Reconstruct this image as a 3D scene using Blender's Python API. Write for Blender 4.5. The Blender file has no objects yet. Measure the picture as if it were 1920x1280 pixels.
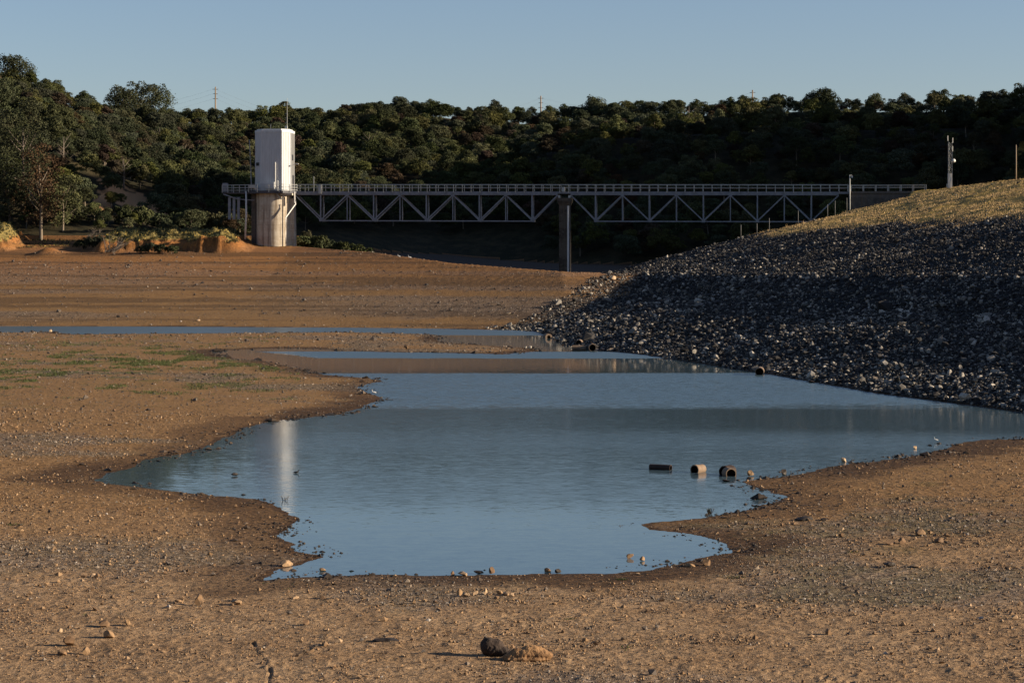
import bpy, bmesh, math, random
import numpy as np
from mathutils import Vector, Matrix
random.seed(7)
RNG = np.random.default_rng(11)
R = math.radians
PI = math.pi
scene = bpy.context.scene
col = scene.collection

# ------------------------------------------------------------------ camera, sky, sun, exposure
F = 4000.0; CX = 960.0; HV = 500.0; EYE = 7.6          # focal length, centre, horizon (photo pixels), eye height over water
cam_d = bpy.data.cameras.new('camera'); cam = bpy.data.objects.new('camera', cam_d); col.objects.link(cam)
cam.location = (0, 0, EYE); cam.rotation_euler = (R(90), 0, 0)
cam_d.sensor_width = 36.0; cam_d.lens = 36.0*F/1920; cam_d.shift_y = -140/1920.0
cam_d.clip_start = 1.0; cam_d.clip_end = 6000
scene.camera = cam

SUN_EL, SUN_AZ = 16.0, 95.3                             # azimuth clockwise from +Y
world = bpy.data.worlds.new('World'); scene.world = world; world.use_nodes = True
wn = world.node_tree; bg = wn.nodes['Background']
sky = wn.nodes.new('ShaderNodeTexSky'); sky.sky_type = 'NISHITA'; sky.sun_disc = False
sky.sun_elevation = R(SUN_EL); sky.sun_rotation = R(SUN_AZ)
sky.air_density = 1.0; sky.dust_density = 0.5; sky.ozone_density = 3.0; sky.altitude = 100
tint = wn.nodes.new('ShaderNodeMixRGB'); tint.blend_type = 'MULTIPLY'; tint.inputs[0].default_value = 1; tint.inputs[2].default_value = (1.14, 1.04, 1.09, 1)
wn.links.new(sky.outputs[0], tint.inputs[1]); wn.links.new(tint.outputs[0], bg.inputs[0]); bg.inputs[1].default_value = 0.05
sun_d = bpy.data.lights.new('sun', 'SUN'); sun = bpy.data.objects.new('sun', sun_d); col.objects.link(sun)
sun_d.energy = 5.0; sun_d.angle = R(0.5); sun_d.color = (1.0, 0.85, 0.64)
SV = Vector((math.sin(R(SUN_AZ))*math.cos(R(SUN_EL)), math.cos(R(SUN_AZ))*math.cos(R(SUN_EL)), math.sin(R(SUN_EL))))
sun.rotation_euler = SV.to_track_quat('Z', 'Y').to_euler()
vs = scene.view_settings
vs.view_transform = 'Standard'; vs.look = 'None'; vs.gamma = 1.0; vs.exposure = 1.15
scene.cycles.max_bounces = 5; scene.cycles.diffuse_bounces = 2; scene.cycles.glossy_bounces = 3
scene.cycles.transmission_bounces = 2; scene.cycles.caustics_reflective = False; scene.cycles.caustics_refractive = False

# ------------------------------------------------------------------ helpers: tags, meshes, materials
def tag(o, label=None, cat=None, group=None, kind=None):
    if label: o['label'] = label
    if cat: o['category'] = cat
    if group: o['group'] = group
    if kind: o['kind'] = kind
    return o
ORG = {}
def empty(name, loc, label, cat, group=None, rz=0):
    o = bpy.data.objects.new(name, None); col.objects.link(o); o.location = loc
    o.rotation_euler = (0, 0, rz); o.empty_display_size = 0.3
    ORG[o.name] = Vector(loc); return tag(o, label, cat, group)
def link_mesh(name, me, parent=None):
    o = bpy.data.objects.new(name, me); col.objects.link(o)
    if parent is not None: o.parent = parent
    return o
def np_mesh(name, V, faces, mat=None, smooth=False, tone=None, attrs=None):
    """faces: (M,k) int array, all the same size"""
    V = np.asarray(V, np.float32); faces = np.asarray(faces, np.int32)
    me = bpy.data.meshes.new(name)
    me.vertices.add(len(V)); me.vertices.foreach_set('co', V.ravel())
    M, k = faces.shape
    me.loops.add(M*k); me.loops.foreach_set('vertex_index', faces.ravel())
    me.polygons.add(M); me.polygons.foreach_set('loop_start', np.arange(M, dtype=np.int32)*k)
    me.polygons.foreach_set('use_smooth', np.full(M, smooth))
    me.update(calc_edges=True)
    if tone is not None:
        a = me.attributes.new('tone', 'FLOAT', 'POINT'); a.data.foreach_set('value', np.asarray(tone, np.float32))
    for n, v in (attrs or {}).items():
        a = me.attributes.new(n, 'FLOAT', 'POINT'); a.data.foreach_set('value', np.asarray(v, np.float32))
    if mat: me.materials.append(mat)
    return me
class MB:
    """collects boxes, bars, tubes in world coordinates; build() links them as one mesh, relative to its thing's origin"""
    def __init__(s): s.v = []; s.f = []
    def add(s, vs_, fs):
        b = len(s.v); s.v += [Vector(p) for p in vs_]; s.f += [tuple(b+i for i in f) for f in fs]
    def box(s, c, sx, sy, sz, ex=Vector((1,0,0)), ey=Vector((0,1,0)), ez=Vector((0,0,1))):
        c = Vector(c); P = []
        for k in (-.5,.5):
            for j in (-.5,.5):
                for i in (-.5,.5): P.append(c+ex*(i*sx)+ey*(j*sy)+ez*(k*sz))
        s.add(P, [(0,2,3,1),(4,5,7,6),(0,1,5,4),(2,6,7,3),(0,4,6,2),(1,3,7,5)])
    def bar(s, a, b, w, h, up=Vector((0,0,1))):
        a, b = Vector(a), Vector(b); d = b-a; L = d.length; d.normalize()
        sx = d.cross(up)
        if sx.length < 1e-3: sx = d.cross(Vector((0,1,0)))
        sx.normalize(); u = sx.cross(d)
        s.box((a+b)/2, L, w, h, d, sx, u)
    def tube(s, pts, rad, n=8, cap=True):
        pts = [Vector(p) for p in pts]; rr = rad if isinstance(rad, (list, tuple)) else [rad]*len(pts)
        b0 = len(s.v)
        for i, p in enumerate(pts):
            d = (pts[min(i+1, len(pts)-1)]-pts[max(i-1, 0)]).normalized()
            a = d.cross(Vector((0,0,1)))
            if a.length < .05: a = d.cross(Vector((1,0,0)))
            a.normalize(); c = d.cross(a)
            for k in range(n):
                t = 2*PI*k/n; s.v.append(p+(a*math.cos(t)+c*math.sin(t))*rr[i])
        for i in range(len(pts)-1):
            for k in range(n):
                k2 = (k+1) % n; s.f.append((b0+i*n+k, b0+i*n+k2, b0+(i+1)*n+k2, b0+(i+1)*n+k))
        if cap:
            s.f.append(tuple(b0+k for k in reversed(range(n)))); s.f.append(tuple(b0+(len(pts)-1)*n+k for k in range(n)))
    def prism(s, poly, z0, z1, poly2=None):
        """closed polygon (x,y) list extruded z0..z1; poly2 the top outline"""
        n = len(poly); poly2 = poly2 or poly
        s.add([(p[0], p[1], z0) for p in poly]+[(p[0], p[1], z1) for p in poly2],
              [tuple(reversed(range(n))), tuple(range(n, 2*n))]+[(i, (i+1) % n, n+(i+1) % n, n+i) for i in range(n)])
    def build(s, name, mat, parent=None, smooth=False, org=None):
        o0 = org if org is not None else (ORG[parent.name] if parent is not None else Vector((0,0,0)))
        me = bpy.data.meshes.new(name); me.from_pydata([tuple(p-o0) for p in s.v], [], s.f); me.update()
        if smooth:
            me.polygons.foreach_set('use_smooth', [True]*len(me.polygons))
        me.materials.append(mat)
        o = link_mesh(name, me, parent); ORG[o.name] = o0
        if parent is None: o.location = o0
        return o

class NT:
    def __init__(s, name, rough=.8, spec=.3):
        s.m = bpy.data.materials.new(name); s.m.use_nodes = True; s.t = s.m.node_tree
        s.b = s.t.nodes['Principled BSDF']; s.b.inputs['Roughness'].default_value = rough
        s.b.inputs['Specular IOR Level'].default_value = spec
    def n(s, ty, **kw):
        o = s.t.nodes.new(ty)
        for k, v in kw.items(): setattr(o, k, v)
        return o
    def l(s, a, b): s.t.links.new(a, b)
    def val(s, x, sock):
        if isinstance(x, (int, float)): sock.default_value = x
        elif isinstance(x, tuple): sock.default_value = x if len(x) == 4 or sock.type == 'VECTOR' else (*x, 1)
        else: s.l(x, sock)
    def math(s, op, a, b=0.0, c=None, clamp=False):
        o = s.n('ShaderNodeMath', operation=op); o.use_clamp = clamp
        s.val(a, o.inputs[0]); s.val(b, o.inputs[1])
        if c is not None: s.val(c, o.inputs[2])
        return o.outputs[0]
    def mix(s, f, a, b, bt='MIX'):
        o = s.n('ShaderNodeMixRGB', blend_type=bt); s.val(f, o.inputs[0]); s.val(a, o.inputs[1]); s.val(b, o.inputs[2]); return o.outputs[0]
    def attr(s, name, ty='GEOMETRY'):
        o = s.n('ShaderNodeAttribute', attribute_name=name, attribute_type=ty); return o.outputs['Fac']
    def pos(s, scale=(1,1,1)):
        g = s.n('ShaderNodeNewGeometry'); mp = s.n('ShaderNodeMapping'); mp.inputs['Scale'].default_value = scale
        s.l(g.outputs['Position'], mp.inputs['Vector']); return mp.outputs[0]
    def objpos(s, scale=(1,1,1)):
        g = s.n('ShaderNodeTexCoord'); mp = s.n('ShaderNodeMapping'); mp.inputs['Scale'].default_value = scale
        s.l(g.outputs['Object'], mp.inputs['Vector']); return mp.outputs[0]
    def noise(s, vec, scale, detail=4, rough=.6, dist=0.0):
        o = s.n('ShaderNodeTexNoise'); s.l(vec, o.inputs['Vector']); o.inputs['Scale'].default_value = scale
        o.inputs['Detail'].default_value = detail; o.inputs['Roughness'].default_value = rough; o.inputs['Distortion'].default_value = dist
        return o.outputs['Fac']
    def vor(s, vec, scale, out='Distance', feature='F1'):
        o = s.n('ShaderNodeTexVoronoi', feature=feature); s.l(vec, o.inputs['Vector']); o.inputs['Scale'].default_value = scale
        return o.outputs[out]
    def ramp(s, f, stops, interp='LINEAR'):
        o = s.n('ShaderNodeValToRGB'); o.color_ramp.interpolation = interp; e = o.color_ramp.elements
        while len(e) < len(stops): e.new(.5)
        for k, (p, c) in enumerate(stops):
            e[k].position = p; e[k].color = (*c, 1) if isinstance(c, tuple) else (c, c, c, 1)
        s.l(f, o.inputs[0]); return o.outputs[0]
    def sstep(s, x, a, b):
        o = s.n('ShaderNodeMapRange', interpolation_type='SMOOTHSTEP'); s.val(x, o.inputs[0])
        o.inputs[1].default_value = a; o.inputs[2].default_value = b; o.inputs[3].default_value = 0; o.inputs[4].default_value = 1
        return o.outputs[0]
    def bump(s, h, strength, dist):
        o = s.n('ShaderNodeBump'); s.val(strength, o.inputs['Strength']); s.val(dist, o.inputs['Distance']); s.l(h, o.inputs['Height'])
        s.l(o.outputs[0], s.b.inputs['Normal']); return o
    def color(s, c): s.val(c, s.b.inputs['Base Color']); return s

# ------------------------------------------------------------------ numpy noise
def _hash(ix, iy, seed):
    h = (ix.astype(np.int64)*374761393+iy.astype(np.int64)*668265263+seed*982451653) & 0xffffffff
    h = ((h ^ (h >> 13))*1274126177) & 0xffffffff
    h = (h ^ (h >> 16)) & 0xffffff
    return h/float(0xffffff)
def vnoise(x, y, seed=0):
    ix = np.floor(x); iy = np.floor(y); fx = x-ix; fy = y-iy
    ux = fx*fx*(3-2*fx); uy = fy*fy*(3-2*fy)
    a = _hash(ix, iy, seed); b = _hash(ix+1, iy, seed); c = _hash(ix, iy+1, seed); d = _hash(ix+1, iy+1, seed)
    return (a*(1-ux)+b*ux)*(1-uy)+(c*(1-ux)+d*ux)*uy
def fbm(x, y, sc, oct=4, seed=0, gain=.5):
    x = np.asarray(x, float)/sc; y = np.asarray(y, float)/sc; s = 0; a = 1; t = 0
    for k in range(oct):
        s = s+a*(vnoise(x, y, seed+k*17)-.5); t += a; a *= gain; x = x*2.03+13.7; y = y*2.03+7.1
    return s/t*2
def ss(x, a, b):
    t = np.clip((x-a)/(b-a), 0, 1); return t*t*(3-2*t)
def gp(u, v, z=0.0):
    Y = F*(EYE-z)/(v-HV); return ((u-CX)/F*Y, Y)

# ------------------------------------------------------------------ the terrain function
SHORE_PX = [(-900,611),(0,611.5),(320,612),(640,614),(815,616),(965,619),(1015,622),(1040,632),(1065,645),(1080,652),(1120,656),(1197,661),
 (1235,665),(1260,672),(1310,675),(1345,682),(1385,691),(1440,695),(1500,708),(1560,718),(1640,727),(1700,738),(1780,750),(1850,758),(1920,765),
 (2100,780),(2300,800),(2200,812),(2050,818),(1920,822),(1842,824),(1779,835),(1749,847),(1692,856),(1640,865),(1602,867),(1572,875),(1520,886),
 (1467,893),(1419,898),(1377,902),(1404,909),(1437,918),(1456,929),(1441,942),(1411,954),(1355,961),(1317,972),(1280,976),(1240,979),(1222,985),
 (1226,993),(1280,1000),(1317,1008),(1357,1021),(1355,1034),(1325,1040),(1280,1056),(1200,1068),(1130,1074),(1040,1076),(960,1079),(900,1077),(800,1078),
 (720,1077),(640,1077),(569,1080),(492,1087),(528,1069),(569,1059),(609,1044),(589,1038),(561,1024),(540,1004),(540,988),(569,973),(557,969),(524,955),
 (504,943),(488,934),(406,927),(325,918),(244,911),(195,907),(183,900),(207,886),(244,876),(284,862),(337,851),(390,835),(423,821),(455,803),
 (508,789),(569,784),(640,775),(677,765),(702,755),(706,745),(690,735),(660,727),(682,720),(715,715),(685,708),(640,706),(600,701),(567,693),
 (500,677),(417,669),(397,658),(500,653.5),(560,653),(640,657),(715,660),(815,661),(940,664),(977,661),(1015,658),(1002,654),(940,649),(890,646),(827,641),
 (818,636),(825,630),(815,627),(740,624.5),(640,622.5),(480,624),(333,625),(200,626),(147,627),(90,622),(0,624),(-900,624)]
SHORE = np.array([gp(u, v) for u, v in SHORE_PX])
def shore_sd(X, Y):
    """signed distance to the waterline, negative over water"""
    X = np.asarray(X, float); Y = np.asarray(Y, float)
    shp = X.shape; x = X.ravel(); y = Y.ravel()
    d2 = np.full(x.shape, 1e12); inside = np.zeros(x.shape, bool)
    n = len(SHORE)
    for i in range(n):
        ax, ay = SHORE[i]; bx, by = SHORE[(i+1) % n]
        ex, ey = bx-ax, by-ay; L = ex*ex+ey*ey+1e-9
        t = np.clip(((x-ax)*ex+(y-ay)*ey)/L, 0, 1)
        q = (x-ax-t*ex)**2+(y-ay-t*ey)**2
        d2 = np.minimum(d2, q)
        c = ((ay > y) != (by > y))
        if abs(ey) > 1e-9:
            inside ^= c & (x < ex*(y-ay)/ey+ax)
    s = np.sqrt(d2); s[inside] *= -1
    return s.reshape(shp)
TOE = np.array([(-60,60.0),(0,45.8),(60,36.0),(92,30.5),(114.7,25.9),(127.7,22.0),(156,17.3),(184,11.6),(200,5.8),(230,4.6),(256,2.2),(276,-1.5),(300,-5.0),(330,-9.0),(360,-13),(500,-30)])
FACE_D = [0,10.9,17.5,24.2,50.0,76.5,92,130,400]
FACE_Z = [0,2.75,3.95,6.7,13.6,19.9,20.0,19.8,19.0]
def face_d(X, Y): return (X-np.interp(Y, TOE[:,0], TOE[:,1]))*.988
def face_z(d): return np.interp(d, FACE_D, FACE_Z)+np.where(d < 0, d*.45, 0)
def _solve_end():
    out = []
    for u, v in [(1100,513),(1155,508.5),(1185,498),(1235,486),(1285,473),(1340,459),(1388,447),(1440,432),(1480,426),(1521,414),(1570,402),(1591,394),(1642,383),(1702,369),(1733,354.5),(1775,350),(1823,341),(1869,332),(1900,325)]:
        Yy = np.linspace(200, 420, 900); X = (u-CX)/F*Yy; z = face_z(face_d(X, Yy)); vv = HV-(z-EYE)/Yy*F
        k = np.argmax(vv <= v) if (vv <= v).any() else len(Yy)-1
        out.append((X[k], Yy[k]))
    return np.array(out)
END = _solve_end()
FARS = np.array([(-400,274.5),(-66,274.0),(-21,267),(-8,263),(0,259),(6,255),(12,251),(30,246)])
CRX = [-400,-90,-60,-37,-22,-8.7,7,15,24,40]
CRY = [372,372,366,362,342,320,300,302,309,315]
CRZ = [12.2,12.2,12.0,11.1,9.9,8.15,6.95,6.7,6.6,5.5]
HU  = [-400,0,100,170,250,300,400,500,620,750,900,1000,1060,1110,1200,1300,1400,1550,1700,1850,1950,2100,2300,2500,4000]
HYB = [372,372,372,374,380,386,400,415,432,446,450,448,440,436,432,430,430,430,430,430,425,410,365,345,340]
HYR = [520,520,524,540,560,570,600,620,625,625,620,615,605,600,590,585,580,575,570,568,560,520,430,378,372]
HV_ = [84,110,136,176,190,192,202,190,196,176,190,200,203,184,181,179,173,169,171,168,160,100,-230,-500,-500]    # skyline of the tree tops; right-hand end: unseen hill raised to shade the slopes
SPU = [-400,0,120,200,270,320,360,410,470,560]
SPV = [112,170,225,270,325,375,405,428,445,470]
_ug = np.arange(-400, 4001, 10.)
def _smooth(tab, k=13):
    y = np.interp(_ug, HU, tab); p = np.pad(y, k, mode='edge'); w = np.hanning(2*k+1); w /= w.sum()
    return np.convolve(p, w, 'valid')
_HYB, _HYR, _HV = _smooth(HYB), _smooth(HYR), _smooth(HV_)
SP2U = [-400,560,620,700,800,860,940,1000,1060,1100,1200,1400,1920,4000]
SP2V = [900,470,440,412,362,330,285,255,235,222,214,206,196,196]
def hill_z(X, Y):
    u = CX+F*X/np.maximum(Y, 1)+20*fbm(X, Y, 50, 2, 91); yb = np.interp(u, _ug, _HYB); yr = np.interp(u, _ug, _HYR); vv = np.interp(u, _ug, _HV)
    zr = EYE+(HV-vv)/F*yr-5.6
    zb = np.interp(u, [-400,300,500,700,1000,2500], [13,13,12,11.2,8,8])
    t = (Y-yb)/(yr-yb)
    z = zb+(zr-zb)*np.clip(t, 0, 1)**1.0
    z = z+np.clip(t, 0, 1)*(1-np.clip(t, 0, 1))*4*4.5*fbm(X, Y, 70, 3, 5)
    z = np.where(t > 1, zr-(Y-yr)*.12, z)
    # the nearer spur on the left
    sv = np.interp(u, SPU, SPV); ys = 436+fbm(X, Y, 60, 2, 9)*8; zs = EYE+(HV-sv)/F*436-5
    ts = np.clip((Y-372)/(ys-372), 0, 1); zz = 13+(zs-13)*ts
    zz = np.where(Y > ys, zs-(Y-ys)*.35, zz)
    zz = np.where(u < 560, zz, -50)
    v2 = np.interp(u, SP2U, SP2V); y2 = 506+fbm(X, Y, 60, 2, 19)*10; z2 = EYE+(HV-v2)/F*506-5.5; yb2 = np.minimum(yb, 452)
    t2 = np.clip((Y-yb2)/(y2-yb2), 0, 1); q2 = np.where(Y > y2, z2-(Y-y2)*.4, zb+(z2-zb)*t2)
    z = np.maximum(z, np.where(u > 560, q2, -50))
    return np.where(Y > yb, np.maximum(z, zz), np.where(Y > 372, np.maximum(zz, -50), -50))
def height(X, Y, sd=None, detail=True, parts=False):
    X = np.asarray(X, float); Y = np.asarray(Y, float)
    if sd is None: sd = shore_sd(X, Y)
    far = ss(Y, 150, 240)
    sdn = sd+(fbm(X, Y, 3.5, 4, 3)*.55*(1-.6*far)+fbm(X, Y, .5, 2, 31)*.16*(1-far)*np.exp(-np.abs(sd)))
    sdn = np.where(sd > .9, np.maximum(sdn, np.minimum(sd, 2.5)*.9), sdn)
    flat = np.where(sdn > 0, .62*(1-np.exp(-np.maximum(sdn, 0)/26)), np.maximum(-1.6, sdn*.10))
    flat = flat+np.clip((sdn-1)/14, 0, 1)*(.08*fbm(X, Y, 9, 3, 12))*(1-.5*far)
    ys = np.interp(X, FARS[:,0], FARS[:,1]); yc = np.interp(X, CRX, CRY); zc = np.interp(X, CRX, CRZ)
    t = (Y-ys)/(yc-ys)
    zb = zc*(.80*t+.20*t*t)
    zb = zb+np.clip(t*6, 0, 1)*.10*fbm(X*.15, Y, 5, 3, 8)
    zb = zb+np.clip(t*5, 0, 1)*.07*(np.mod(zb/.42+.6*fbm(X, Y, 40, 2, 14), 1)-.5)
    # behind the crest: level ground on the left, a shaded hollow on the right
    lft = ss(-X, 30, 46)
    hol = np.maximum(zc-(Y-yc)*.14, zc-3.2)+np.clip((Y-yc-22)*.045, 0, 4.5)
    zaft = zc*1.0+np.minimum((Y-yc)*.03, 1.0)
    zb = np.where(t > 1, hol*(1-lft)+zaft*lft, zb)
    # eroded orange bluffs at the top of the bank
    w = fbm(X, Y*.2, 6, 4, 44)*1.6+fbm(X, Y, 1.6, 3, 45)*.8
    b1 = ss(Y+w, 352.6+.03*(X+60)**2*.05, 353.9)*ss(X, -70.5, -67.5)*(1-ss(X+w*.6, -48.5, -43))*(2.4+.5*w)
    hole = np.exp(-((X+57.5+w)/5.0)**2-((Y-353.5)/3.2)**2)*1.2
    b2 = ss(Y+w*1.5, 357, 359.5)*(1-ss(X+w*.7, -86.5, -83.5))*(3.6+.5*w)
    b3 = 1.1*np.exp(-((X+76.5)/2.2)**2-((Y-352)/2.5)**2)
    aft = 1-ss(Y, 366, 372)*.6
    b1 = b1+np.clip(b1, 0, 1)*(fbm(X, Y*.5, .9, 3, 46)*.75); b2 = b2+np.clip(b2, 0, 1)*(fbm(X, Y*.5, .9, 3, 46)*.75)
    bluff = np.where(Y > 340, (b1-hole*(b1 > .3)+b2)*np.where(Y > 366, aft, 1)+b3, 0)
    z = np.where(t > 0, np.maximum(zb, flat*0), flat)
    z = np.where(t > 0, np.maximum(z, np.minimum(sdn*.06, .5)), z)+bluff
    # dam face
    d = face_d(X, Y)
    fz = face_z(d)
    ye = np.interp(X, END[:,0], END[:,1])
    ye = np.where(X > END[-1,0], END[-1,1]+(X-END[-1,0])*2.6, ye)
    over = np.maximum(Y-ye, 0)
    fzz = fz-over*.55
    fzz = np.where(over > 0, np.maximum(fzz, np.minimum(fz, 4.5)), fzz)
    fzz = fzz+np.clip(d/6, 0, 1)*(fbm(X, Y, 14, 3, 21)*.35*(over <= 0)+.12*fbm(X, Y, 1.2, 3, 22))
    dam = fzz > z
    z = np.where((d > -1.0), np.maximum(z, fzz), z)
    z = np.where((d > .3) & (z < .02) & (Y < 262), .05, z)
    hz = hill_z(X, Y)
    hill = hz > z
    z = np.maximum(z, hz)
    if detail:
        nr = 1-ss(Y, 90, 170)
        z = z+np.clip(sdn/5, 0, 1)*nr*(~dam)*(fbm(X, Y, .7, 3, 51)*.025+np.maximum(fbm(X, Y, .25, 2, 52)-.15, 0)*.05)
        # two cracks / ruts across the dry mud
        for (pts, wd, dp) in ((((474,1172),(484,1196),(500,1212),(508,1232),(500,1262),(496,1279)),   .024, .06), (((1290,1216),(1340,1222),(1440,1233),(1530,1245),(1600,1256),(1650,1266)), .03, .06)):
            P = [gp(a, b, .5) for a, b in pts]
            m = (Y < 56)
            if m.any():
                x = X[m]; y = Y[m]; dd = np.full(x.shape, 99.)
                for (ax, ay), (bx, by) in zip(P[:-1], P[1:]):
                    ex, ey = bx-ax, by-ay; q = np.clip(((x-ax)*ex+(y-ay)*ey)/(ex*ex+ey*ey), 0, 1)
                    dd = np.minimum(dd, np.hypot(x-ax-q*ex, y-ay-q*ey))
                z2 = z[m]; m_n = np.clip(.55+.9*fbm(x, y, .5, 3, 58), 0, 1.2); z2 = z2-m_n*dp*np.exp(-(dd/(wd*(.6+m_n)))**2)+dp*.4*m_n*np.exp(-((dd-wd*2.2)/wd)**2); z = z.copy(); z[m] = z2
    if parts: return z, sdn, (dam & (z > 0.03)) | ((d > -2.2) & (sd > -.6) & (Y < 262)), hill, d, over, bluff
    return z
def at(u, v, ymin=36., ymax=640., dv=0):
    """first point of the terrain seen at photo pixel (u, v)"""
    Yy = np.concatenate([np.linspace(ymin, 120, 500), np.linspace(120.3, ymax, 1400)]); Yy = Yy[Yy >= ymin]
    X = (u-CX)/F*Yy; Z = EYE-(v-HV)/F*Yy; H = np.maximum(height(X, Yy, detail=False), 0)
    k = np.where(H >= Z)[0]; k = k[0] if len(k) else len(Yy)-1
    return Vector((X[k], Yy[k], float(H[k])))
def hz1(x, y): return float(height(np.array([x]), np.array([y]))[0])

# grid: fine where the photograph looks, coarse to the horizon
rows = np.concatenate([np.linspace(-120, 32, 12)[:-1], np.geomspace(32, 340, 660), np.arange(340.25, 374, .28), np.geomspace(374.3, 720, 190), np.geomspace(735, 5000, 26)])
am = np.linspace(-.27, .27, 620); ao = np.geomspace(.285, 4.5, 46)
acol = np.concatenate([-ao[::-1], am, ao])
GY = np.repeat(rows[:,None], len(acol), 1); GX = acol[None,:]*np.maximum(rows, 34)[:,None]
SD = np.full(GX.shape, 50.0); m_ = (GY < 300)
SD[m_] = shore_sd(GX[m_], GY[m_])
GZ, SDN, DAM, HILL, FD, OVER, BLUFF = height(GX, GY, SD, True, True)
GZ = np.where(GY > 900, np.minimum(GZ, 20), GZ)
nr_, nc_ = GX.shape
# masks for the ground's look, all patches with a place of their own
nz1 = fbm(GX, GY, 7, 4, 61); nz2 = fbm(GX, GY, 1.3, 3, 62)
zrel = GZ
wet_shade = np.clip(1-ss(SDN+nz2*1.3+nz1*1.6, 1.4, 3.3), 0, 1)*(~DAM)*(GY < 262)*(.6+.4*ss(fbm(GX, GY, 11, 2, 63), -.25, .2))
wet_shade = np.maximum(wet_shade, (SDN < .25)*(GY < 300)*1.0)
wet_shade = np.maximum(wet_shade, ((GY > np.interp(GX, CRX, CRY)+3) & (GX > -36) & (~DAM) & (~HILL))*1.0)  # the damp margin's mask also darkens the shaded floor past the crest
U_ = CX+F*GX/np.maximum(GY, 1); V_ = HV-(GZ-EYE)/np.maximum(GY, 1)*F
green = ss(nz2+.5*nz1+.35*fbm(GX, GY, .45, 2, 66), .12, .5)*np.exp(-((GX+31)/15)**2-((GY-158)/42)**2)*1.5
green = np.maximum(green, .55*ss(nz1+nz2*.6, .12, .5)*(GY < 240)*(SDN > .6)*(SDN < 9)*(.4+.6*(GX > 5)))
bands = ss(vnoise(GX*.012, GZ*1.5+.3*nz1, 71), .50, .74)
grav = np.where((GY > 262) & (~DAM) & (~HILL), bands*.9, 0)
low = (GY > 255) & (~DAM)
grav = np.maximum(grav, low*ss(GZ+.5*nz1, .9, 1.5)*(1-ss(GZ+.5*nz1, 2.6, 3.6))*ss(GX, -45, -8))
grav = np.maximum(grav, (GY < 255)*ss(nz1, .05, .45)*.8)
grav = np.clip(grav+(GY < 255)*.15, 0, 1)
orange = ss(GZ, 2.0, 10.5)*(GY > 262)*(~DAM)
orange = np.maximum(orange, np.clip(np.abs(BLUFF)*1.5, 0, 1.35)*(GY > 340))
dgrass = DAM*ss(FD+fbm(GX, GY, 8, 3, 77)*3.5+np.where(GX < 50, (50-GX)*.12, 0), 46, 50)
bgrass = (BLUFF > 1.7)*(GY > 354.5)*1.0
band = np.where((GY > 262) & (~DAM) & (~HILL), ss(vnoise(GX*.02+.2*nz2, GZ*3.6+.8*nz1, 171)*.6+vnoise(GX*.03, GZ*7+.8*nz1, 172)*.4, .44, .58), 0)
base_far = (GY > 262)*(~DAM)*(~HILL)*1.0
brown = ss(GY+6*nz1, 50, 68)*(GY < 262)*1.0
behind = ((GY > np.interp(GX, CRX, CRY)+3) & (GX > -36) & (~DAM) & (~HILL))*1.0  # shaded floor past the crest, mask for its painted shade
Uc, Vc = U_, V_
U_ = U_+26*fbm(GX, GY, 5, 3, 311); V_ = V_+22*fbm(GX, GY, 4, 3, 312)
clear = ((GY < 432) & (((U_ > 176) & (U_ < 207) & (V_ > 348) & (V_ < 395)) | ((U_ > 203) & (U_ < 305) & (V_ > 342+(U_-205)*.30) & (V_ < 372+(U_-205)*.50))))*1.0
U_, V_ = Uc, Vc
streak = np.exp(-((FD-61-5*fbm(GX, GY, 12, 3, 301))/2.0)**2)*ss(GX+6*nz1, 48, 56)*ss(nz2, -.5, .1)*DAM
attrs = dict(streak=streak, fbank=base_far, clear=clear, band=band, brown=brown, behind=behind, wet_shade=wet_shade, green=green, grav=grav, orange=orange, dgrass=np.maximum(dgrass, bgrass), hill=HILL*1.0, dam=DAM*1.0)

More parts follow.
